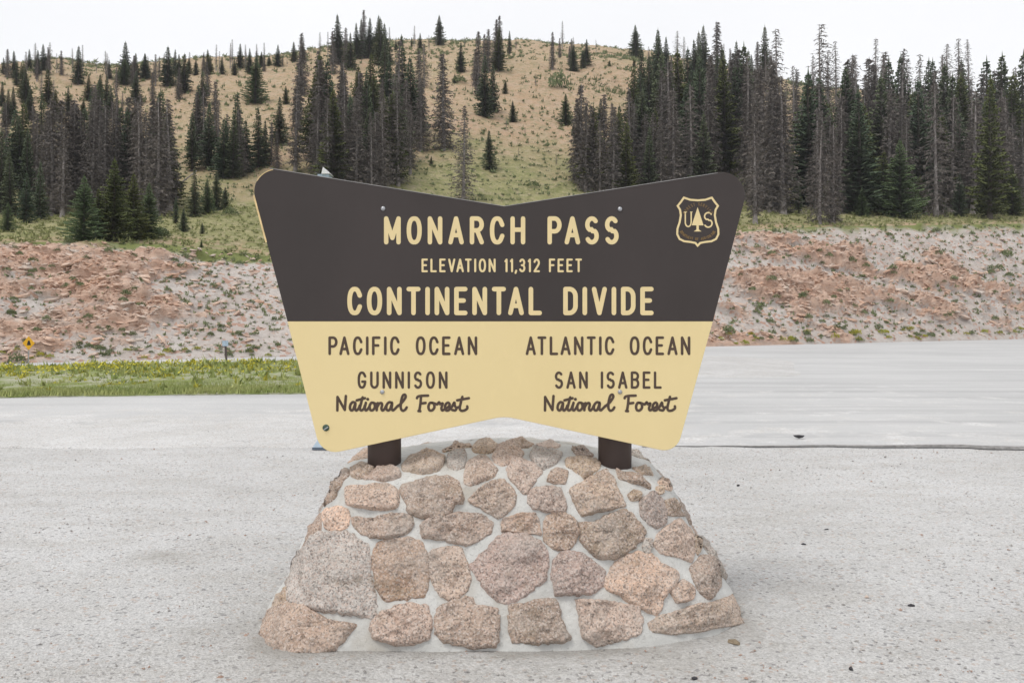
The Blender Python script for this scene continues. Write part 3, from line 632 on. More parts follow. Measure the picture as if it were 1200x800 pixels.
C(554, 592, 70, 100, 40, 56, 4, 'd', 'in the central group near the crest', 'in the central group near the crest')
C(645, 690, 0, 0, 22, 34, 4, 'dg', 'by the crest right of centre', 'by the crest right of centre', 1, (8, 20))
C(675, 780, 198, 236, 80, 125, 23, 'dwdgg', 'in the stand above the sign\'s right half', 'in the stand above the sign\'s right half')
C(770, 880, 190, 236, 100, 150, 22, 'ddwgg', 'in the tall stand above the shield', 'in the tall stand above the shield')
C(735, 890, 120, 170, 62, 95, 20, 'dgG', 'higher in the right hand stand', 'higher in the right hand stand')
C(760, 905, 0, 0, 28, 60, 20, 'gdss', 'on the skyline above the sign\'s right end', 'on the skyline above the sign\'s right end', 1, (6, 22))
C(876, 922, 235, 252, 140, 185, 8, 'ddd', 'right of the sign\'s right corner', 'right of the sign\'s right corner')
C(948, 1200, 240, 251, 100, 165, 32, 'ddwGg', 'in the front of the right hand forest', 'in the front of the right hand forest', 1.1)
C(945, 1200, 200, 232, 100, 158, 32, 'dgg', 'in the middle of the right hand forest', 'in the middle of the right hand forest', 1.1)
C(905, 1200, 140, 180, 66, 108, 32, 'dsGs', 'at the back of the right hand forest', 'at the back of the right hand forest', 1.1)
C(868, 1200, 205, 240, 125, 185, 15, 's', 'thin and bare, poking above the right hand forest', 'thin and bare above the right hand forest', 1.0)
C(0, 320, 0, 0, 14, 34, 22, 's', 'thin on the far left skyline', 'thin on the left skyline', 1.2, (1, 5))
C(400, 700, 0, 0, 12, 26, 12, 's', 'thin on the central skyline', 'thin on the central skyline', 1.2, (1, 4))
C(960, 1200, 246, 256, 22, 48, 12, 'bO', 'young and low under the right hand forest', 'young and low under the right hand forest')
C(470, 690, 95, 200, 8, 16, 14, 'bs', 'sapling sized on the open central slope', 'sapling sized on the central slope')
C(-700, -8, 120, 262, 40, 110, 45, 'dgb', 'beyond the left edge', 'beyond the left edge'); C(1210, 1800, 170, 255, 90, 150, 45, 'dgG', 'beyond the right edge', 'beyond the right edge')
# fallen pale logs at the foot of the right forest
for (x, y, l, a, lb) in [(1050, 252, 26, .15, 'pale fallen branch at the foot of the right hand forest'), (220, 205 + 12, 18, .9, 'pale leaning dead pole in the left stand')]:
    hh = hit(x, y); s = l * hh[0].y / F; v, f = cyl((-s / 2, 0, .1), (s / 2, .3, .1 + s * a), .07, .03, 6)
    put('fallen_log', mesh('fallen_log', v, f, PALEB), None, hh[0], label=lb, category='log')

# thin mountain air
hv, hf = box(-520, 520, -120, 420, -1.2, 140); HZM = bpy.data.materials.new('haze'); HZM.use_nodes = True; ht_ = HZM.node_tree; ht_.nodes.remove(ht_.nodes['Principled BSDF'])
pv = ht_.nodes.new('ShaderNodeVolumePrincipled'); pv.inputs['Color'].default_value = (.93, .95, 1, 1); pv.inputs['Density'].default_value = .0004; pv.inputs['Anisotropy'].default_value = .2
ht_.links.new(pv.outputs[0], ht_.nodes['Material Output'].inputs['Volume']); hzo = put('haze', mesh('haze', hv, hf, HZM, False), kind='stuff', label='thin pale mountain haze over the whole scene', category='haze')

# ------------------------------------------------------------ small roadside things
hh = hit(33, 428, (BC,)); y0 = 27.9; b0 = P(33, 433, 27.6); b0[2] = .03
t = thing('warning_sign', 'yellow diamond warning sign on a thin post at the foot of the left bank', 'sign', b0)
v, f = cyl(b0 + [0, .02, -.3], P(33, 398, 27.6) + [0, .02, 0], .018, n=8); part('post', v, f, STEEL, t)
c = P(33.5, 402, 27.57); s = 7.2 / F * 27.6; v, f = [], []
for dy in (0, .008): v += [c + [0, dy, s * 1.12], c + [s, dy, 0], c + [0, dy, -s * 1.12], c + [-s, dy, 0]]
part('sign_panel', v, [[0, 3, 2, 1], [4, 5, 6, 7], [0, 1, 5, 4], [1, 2, 6, 5], [2, 3, 7, 6], [3, 0, 4, 7]], YEL, t)
s = s * .33; c = c + [.01, -.004, 0]; v = [c + [-s, 0, -s], c + [s, 0, -s], c + [s * .7, 0, s * .3], c + [s * .35, 0, s * 1.3], c + [-s * .35, 0, s * 1.3], c + [-s * .7, 0, s * .3]]
part('symbol', v, [list(range(6))], BLK, t)
b0 = P(265.5, 424, 1820 / (424 - HZ)); b0[2] = .03; Yb = b0[1]
t = thing('marker_post', 'thin dark marker post with a small pale blue plate at the bank foot', 'marker', b0)
v, f = cyl(b0 + [0, 0, -.2], P(264, 401, Yb), .042, n=8); part('post', v, f, POST, t)
a = P(260.5, 405.5, Yb - .05); b = P(267.5, 399, Yb - .05); v, f = box(a[0], b[0], Yb - .06, Yb - .045, a[2], b[2]); part('plate', v, f, BLUEGREY, t)
# post on a blue grey metal foot, behind the sign
Yp = 11.55; b0 = P(376.5, 525.5, Yp); b0[2] = 0.01
t = thing('footed_post', 'dark slim post on a blue grey foot behind the sign\'s lower left corner', 'post', b0)
v, f = cyl(b0 + [-.01, 0, .1], P(374.8, 470, Yp), .025, .022, n=10); part('post', v, f, POST, t)
v, f = box(b0[0] - .098, b0[0] + .14, Yp - .1, Yp + .1, .0, .028); part('foot_plate', v, f, plain('foot_dark', (.10, .13, .17), .5), t)
v = []; 
for (hx_, hy_, z) in ((.085, .08, .03), (.035, .03, .115), (.03, .03, .17)): v += [(b0[0] - .01 - hx_, Yp - hy_, z), (b0[0] - .01 + hx_, Yp - hy_, z), (b0[0] - .01 + hx_, Yp + hy_, z), (b0[0] - .01 - hx_, Yp + hy_, z)]
part('bracket', v, [[k + i, k + (i + 1) % 4, k + 4 + (i + 1) % 4, k + 4 + i] for k in (0, 4) for i in range(4)] + [[8, 9, 10, 11]], BLUEGREY, t)
# small white gabled hut far behind, its gable showing over the sign
hh = hit(379, 239); L = hh[0]; s = L.y / F
t = thing('hut', 'narrow pale hut with a white gable peeping over the sign\'s top left edge', 'hut', L)
w = 7 * s; v, f = box(L.x - w, L.x + w * .9, L.y, L.y + 1.2, L.z - .5, L.z + 35 * s); part('wall', v, f, BLUEGREY, t)
z = L.z + 35 * s + .01; v = [(L.x - w * .3, L.y - .1, z), (L.x + w * 1.15, L.y - .1, z), (L.x - w * .05, L.y - .1, z + 8 * s), (L.x - w * .3, L.y + 1.3, z), (L.x + w * 1.15, L.y + 1.3, z), (L.x - w * .05, L.y + 1.3, z + 8 * s)]
part('roof', v, [[0, 1, 2], [3, 5, 4], [0, 2, 5, 3], [1, 4, 5, 2], [0, 3, 4, 1]], WHT, t)
# loose stones on the lot
for (x, y, w, mt, l, n_) in [(936, 516, 12, DARK, 'dark clod lying on the pavement edge right of the sign', 'clod'), (865, 569, 6, DARK, 'small dark stone on the gravel right of the sign', 'stone'),
                             (790, 712 + 40, 17, ROCK, 'x', 'x'), (997, 784, 9, DARK, 'dark stone at the bottom right of the gravel lot', 'stone'), (860, 754, 15, BST, 'brown stone on the gravel below the plinth\'s right end', 'stone'),
                             (1016, 700, 9, ROCK, 'small reddish stone on the gravel at the right', 'stone'), (968, 621, 6, DARK, 'tiny dark stone on the gravel in the right middle', 'stone'), (1068, 710, 8, DARK, 'dark pebble on the gravel far right', 'stone'),
                             (814, 795, 8, DARK, 'dark stone at the bottom edge of the lot', 'stone'), (942, 638, 6, DARK, 'tiny dark stone left of the right middle', 'stone')]:
    if l == 'x': continue
    Y = F * EYE / (y - HZ); s = w / F * Y; b0 = P(x, y, Y); b0[2] = s * .12 + (.04 if y < 520 else 0)
    o = put(n_, rmesh[int(x) % 8].copy(), None, b0, label=l, category='stone'); o.data.materials.clear(); o.data.materials.append(mt); o.scale = (s, s * .8, s * .75); o.rotation_euler.z = x
n = 16000; rg = np.random.default_rng(88); Y = 3.9 + 9 * rg.random(n) ** 1.3; X = rg.uniform(-.66, .66, n) * Y
cl = fbm(np.stack([X * 1.2, Y * 1.2, X * 0], -1), 3, 5); kp = cl > .42; X, Y = X[kp], Y[kp]
keep = ~((np.abs(X) < 1.2) & (Y > 4.9) & (Y < 6.2)); X, Y = X[keep], Y[keep]; n = len(X)
OCT = np.array([(1, 0, 0), (-1, 0, 0), (0, 1, 0), (0, -1, 0), (0, 0, 1), (0, 0, -1)]) * .5; OF = np.array([(0, 2, 4), (2, 1, 4), (1, 3, 4), (3, 0, 4), (2, 0, 5), (1, 2, 5), (3, 1, 5), (0, 3, 5)])
OB = [OCT * (1 + rg.uniform(-.3, .3, (6, 1))) for _ in range(6)]
scatter('loose_gravel', OB, OF, np.stack([X, Y, X * 0 + .003], -1), np.clip(rg.gamma(1.5, .0045, n), .003, .026), PEBBLE, 'loose gravel and pebbles strewn over the lot', 'gravel', .2, .7, 9)

# ------------------------------------------------------------ stone plinth
LV = [  # row, front Y, back Y, x left px, x right px, Y used for the sides
    (768, 4.56, 6.45, 302, 874, 4.72), (740, 4.63, 6.42, 305, 869, 4.78), (715, 4.68, 6.4, 317, 860, 4.82), (680, 4.76, 6.35, 334, 844, 4.88), (650, 4.82, 6.3, 348, 830, 4.94), (625, 4.875, 6.25, 362, 813, 5.0),
    (600, 4.93, 6.2, 375, 802, 5.05), (580, 4.975, 6.15, 383, 792, 5.1), (566, 5.02, 6.1, 390, 783, 5.15), (556, 5.08, 6.05, 398, 773, 5.22), (546, 5.18, 6.0, 415, 757, 5.32), (537, 5.30, 5.95, 445, 733, 5.42), (528, 5.44, 5.9, 485, 700, 5.52), (520, 5.6, 5.85, 535, 660, 5.62)]
lz, lf, lb, lxl, lxr = [], [], [], [], []
for (ry, yf_, yb_, xl, xr, ysd) in LV:
    lz.append(EYE - (ry - HZ) / F * yf_); lf.append(yf_); lb.append(yb_); lxl.append((xl - 600) / F * ysd); lxr.append((xr - 600) / F * ysd)
lz[0] = -.06
tt_ = np.linspace(0, len(LV) - 1, 70); ii = np.arange(len(LV)); A = 200
th = np.linspace(0, 2 * math.pi, A, endpoint=False); vs = []
SILL = ([516, 523, 530, 538, 545, 552, 565, 580, 600, 625, 650, 680, 700, 715, 740, 768], [560, 500, 465, 432, 410, 399, 392, 384, 374, 360, 348, 336, 324, 316, 304, 302])
SILR = ([516, 523, 532, 540, 550, 560, 570, 590, 610, 640, 660, 680, 700, 720, 735, 768], [640, 685, 715, 745, 764, 773, 783, 795, 803, 819, 836, 845, 860, 869, 871, 872])
for t_ in tt_:
    z, yf_, yb_, xl, xr = [float(np.interp(t_, ii, w)) for w in (lz, lf, lb, lxl, lxr)]
    ex = 2 / np.interp(t_, [0, 8, 13], [5.2, 4.0, 2.2]); c_ = np.sign(np.cos(th)) * np.abs(np.cos(th)) ** ex; s_ = np.sign(np.sin(th)) * np.abs(np.sin(th)) ** ex
    X = (xl + xr) / 2 + (xr - xl) / 2 * c_; Y = (yf_ + yb_) / 2 + (yb_ - yf_) / 2 * s_
    u = X / 1.25; Y = Y + (np.where(s_ < 0, 1, 0)) * (.26 * np.clip(u, 0, 1.2) ** 2 * np.clip(1 - z / 1.0, .15, 1) + .03 * np.clip(1 - np.abs(u), 0, 1))
    for _ in range(4):
        pp = 600 + F * X / Y; a_, b_ = pp.min(), pp.max(); xa, xb = X[pp.argmin()], X[pp.argmax()]
        pxl = float(np.interp(HZ + (EYE - z) / Y[pp.argmin()] * F, SILL[0], SILL[1])); pxr = float(np.interp(HZ + (EYE - z) / Y[pp.argmax()] * F, SILR[0], SILR[1]))
        na, nb2 = xa * (pxl - 600) / (a_ - 600), xb * (pxr - 600) / (b_ - 600); X = na + (X - xa) * (nb2 - na) / (xb - xa)
    vs.append(np.stack([X, Y, np.full(A, z)], -1))
body = np.concatenate(vs); cen = np.array([0, 5.6, .4]); nrm = body - cen; nrm /= np.linalg.norm(nrm, axis=1)[:, None]
body = body + nrm * ((fbm(body * 9, 5, 4, .6) - .5) * .034 + (fbm(body * 2, 2, 14) - .5) * .03)[:, None]
bf = [list(map(int, q)) for q in grid_faces(len(tt_), A, True)]; top = body[-A:].mean(0) + [0, 0, .004]; body = np.vstack([body, top]); nb_ = len(body) - 1
bf += [[nb_ - A + i, nb_ - A + (i + 1) % A, nb_] for i in range(A)]
plinth = thing('stone_plinth', 'low mound of pink granite stones set in pale mortar under the big sign', 'plinth', (0, 5.4, 0))
part('mortar', body, bf, MORTAR, plinth, True)
BB = BVHTree.FromPolygons(body.tolist(), bf)
def fix(nm, ref):
    return nm if nm.dot(ref) > 0 else -nm
PINK = (.45, .36, .30); BRN = (.38, .30, .24); TAN = (.48, .38, .29); GRY = (.40, .378, .352); ORG = (.54, .41, .32); DBR = (.31, .25, .205); LPK = (.53, .44, .38)
made = []
def stone(poly, tint, mapf, seed, H=.038, name='stone'):
    r = random.Random(seed); poly = np.array(poly, float); n0 = len(poly); c = poly.mean(0)
    size = math.sqrt(abs(np.sum(poly[:, 0] * np.roll(poly[:, 1], -1) - np.roll(poly[:, 0], -1) * poly[:, 1])) / 2)
    NA = 72 if size > 22 else 44; NR = 16 if size > 22 else 9
    # closed resampling with slight corner rounding
    seg = np.roll(poly, -1, 0) - poly; ln = np.linalg.norm(seg, axis=1); cum = np.concatenate([[0], np.cumsum(ln)]); out = []
    for k_ in range(NA):
        d = cum[-1] * k_ / NA; i = min(np.searchsorted(cum, d, 'right') - 1, n0 - 1); out.append(poly[i] + seg[i] * (d - cum[i]) / ln[i])
    out = np.array(out)
    out = out * .6 + (np.roll(out, 1, 0) + np.roll(out, -1, 0)) * .2
    jit = (fbm(np.stack([out[:, 0] * .22, out[:, 1] * .22, np.full(NA, seed * 1.3)], -1), 3, seed) - .5) * size * .11
    dr = out - c; dl = np.linalg.norm(dr, axis=1)[:, None]; out = c + dr * (1 + (jit[:, None] + 2.6 + .035 * size) / dl)
    rad = [0] + [((i + 1) / NR) ** .8 for i in range(NR)]
    P2 = [c] + [c + (out[k_] - c) * q for q in rad[1:] for k_ in range(NA)]
    rr = [0] + [q for q in rad[1:] for _ in range(NA)]
    base = [mapf(p_) for p_ in P2]
    N = Vector((0, 0, 0))
    for b in base: N += b[1]
    N.normalize()
    pl = [(r.random() * 6.283, r.uniform(-.2, .8), r.uniform(.3, 1.5)) for _ in range(5)]
    pts = []
    w0 = np.array([list(b[0]) for b in base]); fn = fbm(w0 * 11 + seed, 4, seed) - .5; fn2 = fbm(w0 * 38 + seed, 3, seed + 3, .6) - .5; fr = 1 - np.abs(2 * fbm(w0 * 7 + seed * 2, 3, seed + 8) - 1)
    scl_ = min(1.25, .45 + size / 45)
    for i, (b, q) in enumerate(zip(base, rr)):
        e = min(1, (1 - q) * 8.0); e = 1 - (1 - e) ** 2
        d2 = (P2[i] - c) / max(size, 1); h = 1.0
        for (an, cc, sl_) in pl:
            h -= max(0, d2[0] * math.cos(an) + d2[1] * math.sin(an) - cc * .45) * sl_
        hgt = H * scl_ * e * max(.22, h) - .012 * (q > .97) + e * (fn[i] * .044 + fn2[i] * .026 - (fr[i] > .93) * .008) * (.5 + .5 * scl_)
        hgt = max(hgt, (.011 + .006 * fn[i]) * e) if q < .97 else hgt
        pts.append(tuple(b[0] + (b[1] * .5 + N * .5).normalized() * hgt))
    f = [[0, 1 + k_, 1 + (k_ + 1) % NA] for k_ in range(NA)]
    for i in range(NR - 1):
        for k_ in range(NA): a_ = 1 + i * NA + k_; b_ = 1 + i * NA + (k_ + 1) % NA; f.append([a_, a_ + NA, b_ + NA, b_])
    o = part(name, pts, f, GRANITE, plinth, True)
    # outline winding differs between stones; make faces point outwards
    me = o.data; s_ = sum(p_.normal.dot(N) for p_ in me.polygons)
    if s_ < 0: me.flip_normals()
    m_ = r.uniform(.82, 1.16); v_ = [x * m_ * r.uniform(.985, 1.015) for x in tint]; o.color = (v_[0], v_[1], v_[2], 1)
    made.append((Vector(w0.mean(0)), np.linalg.norm(w0 - w0.mean(0), axis=1).max()))
def frontmap(p_):
    d = Vector(((p_[0] - 600) / F, 1, -(p_[1] - HZ) / F)).normalized(); l, n, i, t = BB.ray_cast(E0, d)
    if l is None or abs(n.dot(d)) < .09:
        p_ = np.array(p_, float); k_ = 0
        while (l is None or abs(n.dot(d)) < .09) and k_ < 60:
            p_ = p_ + (np.array([590, 650.]) - p_) * .012; k_ += 1
            d = Vector(((p_[0] - 600) / F, 1, -(p_[1] - HZ) / F)).normalized(); l, n, i, t = BB.ray_cast(E0, d)
    n = fix(n, Vector((l.x, l.y - 5.6, l.z - .2)))
    return l, n
ST = [
 ([(379,592),(384,576),(390,564),(396,554),(402,549),(410,552),(408,559),(400,565),(395,573),(396,579),(390,585)], BRN),
 ([(413,552),(416,547),(424,544),(433,546),(438,549),(430,555),(421,560),(413,557)], BRN),
 ([(425,559),(436,553),(450,549),(460,548),(468,553),(468,559),(455,562),(440,561),(428,562)], PINK),
 ([(381,608),(386,600),(396,596),(406,598),(409,606),(405,616),(392,622),(382,617)], (.56,.42,.33)),
 ([(376,601),(371,609),(365,621),(360,632),(353,648),(362,641),(372,628),(375,618),(377,606)], BRN),
 ([(405,580),(407,571),(415,569),(430,571),(440,569),(450,568),(459,570),(465,577),(466,585),(463,594),(450,596),(436,594),(420,593),(408,591)], PINK),
 ([(414,606),(420,605),(432,608),(445,610),(452,608),(458,603),(470,602),(480,604),(483,611),(479,622),(470,626),(456,629),(446,628),(437,628),(425,625),(416,618)], PINK),
 ([(395,624),(409,626),(430,640),(432,668),(440.5,717),(435,725),(405.5,717),(374,712),(342.5,706.5),(335.5,699.5),(337,685.5),(342.5,668),(349.5,650.5),(363.5,640),(374,628)], GRY),
 ([(334,706.5),(353,710),(363.5,717),(384.5,727.5),(416,731),(409,741.5),(388,761),(360,766),(325,766),(304,761),(301,748.5),(311,727.5),(320,713.5)], BRN),
 ([(337,688),(330,696),(322,706),(320,713),(332,706),(335,697)], TAN),
 ([(472,545),(482,536),(497,530),(506,531),(519,534),(518,543),(511,551),(497,553),(473,551)], TAN),
 ([(526,538),(531,530),(541,528),(545,533),(543,546),(535,549.5),(526,545)], GRY),
 ([(519,528),(531,524),(550,520.5),(552,524),(537,525.5),(521,530)], TAN),
 ([(554,525),(563,517),(570,514.5),(583,522),(581,526),(573,529),(557,529.5)], TAN),
 ([(545.5,557),(550,542),(560,537),(570,537.5),(581,550.5),(576.5,559),(563.5,562),(553,567.5),(545.5,565)], PINK),
 ([(578,536),(586,526),(596,524),(606,526),(613,531),(609,537),(597,541),(590,544.5),(582,542)], PINK),
 ([(470,575),(474,567),(489,566),(505,563),(524.5,559),(536,563.5),(539,575),(543,586),(539,590),(531,589.5),(526,602.5),(515,608),(492,604),(480.5,598.5),(476.5,586)], BRN),
 ([(551,585),(563.5,575),(580,566),(589.5,564.5),(597,571),(604,581),(601,592),(593,598),(586,605),(578,602),(567,595),(553,589)], (.38,.30,.25)),
 ([(495,615.5),(502,609),(524.5,607.5),(534,603.5),(562,602.5),(576.5,612),(575,624),(563.5,630),(545.5,637.5),(524.5,632),(497,630)], PINK),
 ([(593,518),(604,515.5),(625,520.5),(617,524),(601,522)], BRN),
 ([(595.5,550.5),(601,541.5),(616,541.5),(627,546),(633.5,554),(625.5,562),(617.5,576.5),(612.5,576.5),(606,567),(598,560)], LPK),
 ([(622,534),(629,525.5),(645,527),(658,531),(650,542.5),(637,548),(627,541.5)], GRY),
 ([(630,521),(645,519),(656,522),(652,524.5),(632,524)], LPK),
 ([(663.5,540),(672.5,537),(693.5,538.5),(702,542.5),(700,549),(684,559.5),(680.5,553),(666,546.5)], TAN),
 ([(671,527),(680.5,526),(694,533),(692,535),(679,534.5)], DBR),
 ([(642,563.5),(646.5,554),(651.5,550.5),(665,553),(661,566),(651.5,564.5)], BRN),
 ([(620,589),(622,576.5),(629,573),(655,574),(659.5,583),(663,594.5),(659.5,599),(642,598),(627,595)], (.46,.39,.34)),
 ([(669,572.5),(690.5,563.5),(707,553),(716.5,559),(723,575),(731,591),(724.5,594),(710,595),(697,598.5),(684,603.5),(677.5,596)], BRN),
 ([(590,614),(592,607.5),(612.5,603.5),(625.5,602),(630,611),(633,626),(617,623),(590,622)], ORG),
 ([(639,614),(642,606),(651.5,600),(661,601),(672,611),(676,624),(672,636),(664,643.5),(650,641),(639,633)], BRN),
 ([(676,612),(699,613.5),(716.5,605),(727,597.5),(737.5,601.5),(755,624),(751.5,631),(741,640),(720,653),(699,650.5),(685,636.5),(680,619)], DBR),
 ([(722,549),(730,554),(740,556),(750,560),(762,568.5),(761,573),(751,568.5),(738,563),(728,562),(725,558)], BRN),
 ([(737,580),(742,576),(749.5,578),(748,584),(740,585)], TAN),
 ([(751,588),(762.5,579),(773,583),(777,591),(779,611),(769,618),(759,611),(752,601)], (.33,.28,.26)),
 ([(779,588),(787,586),(795,598),(801.5,604),(792,602.5),(782,602.5)], BRN),
 ([(770,572),(775.5,571),(776,576.5),(771.5,577.5)], TAN),
 ([(772,565),(777,560.5),(783.5,565),(785,574),(779,571)], ORG),
 ([(741.5,549),(759,550),(764,557),(748,552.5)], TAN),
 ([(767,638),(776,622.5),(797,608.5),(804,619),(812.5,643.5),(809,657.5),(793.5,650.5),(776,647)], PINK),
 ([(807,618),(813,628),(820,642),(817,650),(813,640)], TAN),
 ([(755,631),(762,634.5),(760.5,647),(755,645.5)], GRY),
 ([(440.5,640),(449,635),(479,632),(493,635),(500,654),(500,682),(496.5,698),(451,701),(442,685.5),(439,661)], (.37,.27,.20)),
 ([(505,647),(528,642),(540,643.5),(545.5,661),(551,678.5),(545.5,691),(528,703),(514,692.5),(503.5,671.5)], PINK),
 ([(435,731),(447.5,719),(475.5,709),(500,710),(504,731),(500,748.5),(472,754),(439,747)], PINK),
 ([(512,717),(521,710),(552.5,699.5),(556,710),(582,713.5),(583,731),(580.5,757),(549,755.5),(521,750),(511,741.5)], PINK),
 ([(552.5,663),(566,650),(580,636.5),(587,627),(615,628),(632.5,635),(641,650.5),(638,678.5),(618.5,692.5),(594,706.5),(580,699.5),(570,689)], (.38,.30,.27)),
 ([(650,657.5),(660.5,647),(681.5,649),(695.5,661),(708,668),(704,685.5),(692,694),(664,694),(652,696),(649,675)], (.40,.33,.30)),
 ([(597.5,710),(650,703),(654,713.5),(655,727.5),(667.5,745),(666,750),(601,752),(597.5,734.5)], DBR),
 ([(675,703),(744.5,710),(750.5,720.5),(750,741.5),(730.5,747),(699,755.5),(685,745),(681.5,724)], PINK),
 ([(709.5,682),(720,662.5),(737.5,650.5),(760,649),(776,662.5),(791.5,671.5),(790,685.5),(776,699.5),(772.5,713.5),(765.5,719),(751.5,710),(730.5,697.5),(713,691)], ORG),
 ([(786.5,692.5),(800.5,680),(812.5,689),(811,701),(793.5,704.5)], ORG),
 ([(809,668),(821.5,653),(840.5,659),(843,685.5),(832,701),(821.5,692.5)], (.36,.30,.26)),
 ([(760,729),(776,720.5),(825,710),(860,696),(868.5,710),(872,731),(825,736),(790,741.5),(765.5,740)], PINK)]
for i, (pl_, tn) in enumerate(ST): stone(pl_, tn, frontmap, 500 + i)
# stones on the sides and back, seen from other places only
r = random.Random(77); tries = 0; nst = 0
while tries < 900 and nst < 60:
    tries += 1; an = r.uniform(-.25, math.pi + .25); zz = r.uniform(.08, .95)
    src = Vector((3 * math.cos(an), 5.55 + 2.5 * math.sin(an), zz)); tgt = Vector((.75 * math.cos(an), 5.55, zz * .9))
    l, n, i, t = BB.ray_cast(src, (tgt - src).normalized())
    if l is None or l.y < 5.05: continue
    rad_ = r.uniform(.09, .2)
    if l.z - rad_ < -.02: continue
    if any((l - c_).length < (q_ * .9 + rad_ + .02) for c_, q_ in made): continue
    n = fix(n, l - Vector((0, 5.55, .2))); tx = n.cross(Vector((0, 0, 1))).normalized(); ty = n.cross(tx).normalized()
    k_ = r.randint(6, 9); pl_ = [(100 * rad_ * r.uniform(.75, 1.1) * math.cos(6.283 * j / k_), 100 * rad_ * r.uniform(.6, 1.0) * math.sin(6.283 * j / k_)) for j in range(k_)]
    def sm(p_, l=l, n=n, tx=tx, ty=ty):
        q_ = l + tx * (p_[0] / 100) + ty * (p_[1] / 100); a_, b_, c_, d_ = BB.find_nearest(q_); return a_, fix(b_, n)
    stone(pl_, r.choice([PINK, BRN, TAN, GRY, ORG]), sm, 900 + tries); nst += 1

# ------------------------------------------------------------ the sign
YS = 5.15; TH = .045
sign = thing('pass_sign', 'large bow tie shaped wooden pass sign, dark brown above cream, on two brown posts', 'sign', (-.07, YS + .1, .85))
def arc(c, r_, a0, a1, n=8): return [(c[0] + r_ * math.cos(R(a)), c[1] + r_ * math.sin(R(a))) for a in np.linspace(a0, a1, n)]
def rc(pts, radii, n=8):
    out = []
    for i, p_ in enumerate(pts):
        p_ = np.array(p_, float); q_ = radii[i]
        if q_ == 0: out.append(tuple(p_)); continue
        a = np.array(pts[i - 1], float) - p_; b = np.array(pts[(i + 1) % len(pts)], float) - p_; a /= np.linalg.norm(a); b /= np.linalg.norm(b)
        an = math.acos(np.clip(a @ b, -1, 1)); d = q_ / math.tan(an / 2); s = p_ + a * d; e = p_ + b * d; m = a + b; m /= np.linalg.norm(m); c = p_ + m * q_ / math.sin(an / 2)
        a0 = math.atan2(*(s - c)[::-1]); a1 = math.atan2(*(e - c)[::-1]); da = (a1 - a0 + math.pi) % (2 * math.pi) - math.pi
        for t in np.linspace(0, 1, n): out.append((c[0] + q_ * math.cos(a0 + da * t), c[1] + q_ * math.sin(a0 + da * t)))
    return out
up = rc([(288.5, 192.3), (591, 241.3), (882.5, 195.8), (835.5, 376.5), (336.8, 376.5)], [26, 0, 27, 0, 0], 14)
lo = rc([(336.8, 376.5), (835.5, 376.5), (792.5, 531), (591, 487.5), (376.5, 533.5)], [0, 0, 20, 55, 22])
def slab(name, poly, y0, y1, mat, bev=.002, **kw):
    a = np.array([P(x, y, YS) for x, y in poly]); n = len(a); c = a.mean(0); ins = []
    for i in range(n):
        e0 = a[i] - a[i - 1]; e1 = a[(i + 1) % n] - a[i]; n0 = np.array([-e0[2], 0, e0[0]]); n1 = np.array([-e1[2], 0, e1[0]]); m = n0 / (np.linalg.norm(n0) + 1e-9) + n1 / (np.linalg.norm(n1) + 1e-9); m /= np.linalg.norm(m) + 1e-9
        if False: pass
        ins.append(m)
    ins = np.array(ins); area = np.sum(a[:, 0] * np.roll(a[:, 2], -1) - np.roll(a[:, 0], -1) * a[:, 2]); ins *= 1 if area > 0 else -1
    F0 = a + ins * bev; F0[:, 1] = y0; F1 = a.copy(); F1[:, 1] = y0 + bev; F2 = a.copy(); F2[:, 1] = y1
    v = np.concatenate([F0, F1, F2]); f = [list(range(n)), list(range(2 * n, 3 * n))[::-1]]
    for k_ in (0, n): f += [[k_ + i, k_ + (i + 1) % n, k_ + n + (i + 1) % n, k_ + n + i] for i in range(n)]
    me = part(name, v, f, mat, sign, False, **kw)
    import bmesh; bm = bmesh.new(); bm.from_mesh(me.data); bmesh.ops.recalc_face_normals(bm, faces=bm.faces); bm.to_mesh(me.data); bm.free()
    return me
slab('upper_panel', up, YS, YS + TH, BROWN, label='dark brown upper panel'); slab('lower_panel', lo, YS, YS + TH, CREAM, label='cream lower panel')
def ribbon_pts(pts, w, closed=False, y=YS - .0015, th=.0018, capn=6):
    pts = [np.array(p_, float) for p_ in pts]; n = len(pts); L_, R_ = [], []
    for i in range(n):
        a = pts[i - 1] if (i > 0 or closed) else pts[i]; b = pts[(i + 1) % n] if (i < n - 1 or closed) else pts[i]
        d1 = pts[i] - a; d2 = b - pts[i]; l1 = np.linalg.norm(d1); l2 = np.linalg.norm(d2)
        d1 = d1 / l1 if l1 > 1e-9 else d2 / l2; d2 = d2 / l2 if l2 > 1e-9 else d1
        m = d1 + d2; m /= np.linalg.norm(m) + 1e-9; nn = np.array([-m[1], m[0]]); k_ = 1 / max(.5, nn @ np.array([-d1[1], d1[0]])); L_.append(pts[i] + nn * w / 2 * k_); R_.append(pts[i] - nn * w / 2 * k_)
    polys = [[L_[i], L_[(i + 1) % n], R_[(i + 1) % n], R_[i]] for i in range(n if closed else n - 1)]
    if not closed:
        for e, o in ((0, 1), (n - 1, n - 2)):
            d = pts[e] - pts[o]; a0 = math.atan2(d[1], d[0]); polys.append([pts[e] + w / 2 * np.array([math.cos(a0 + t), math.sin(a0 + t)]) for t in np.linspace(-math.pi / 2, math.pi / 2, capn)])
    return polys
def disc(c, r_, n=14): return [[np.array([c[0] + r_ * math.cos(6.283 * k_ / n), c[1] + r_ * math.sin(6.283 * k_ / n)]) for k_ in range(n)]]
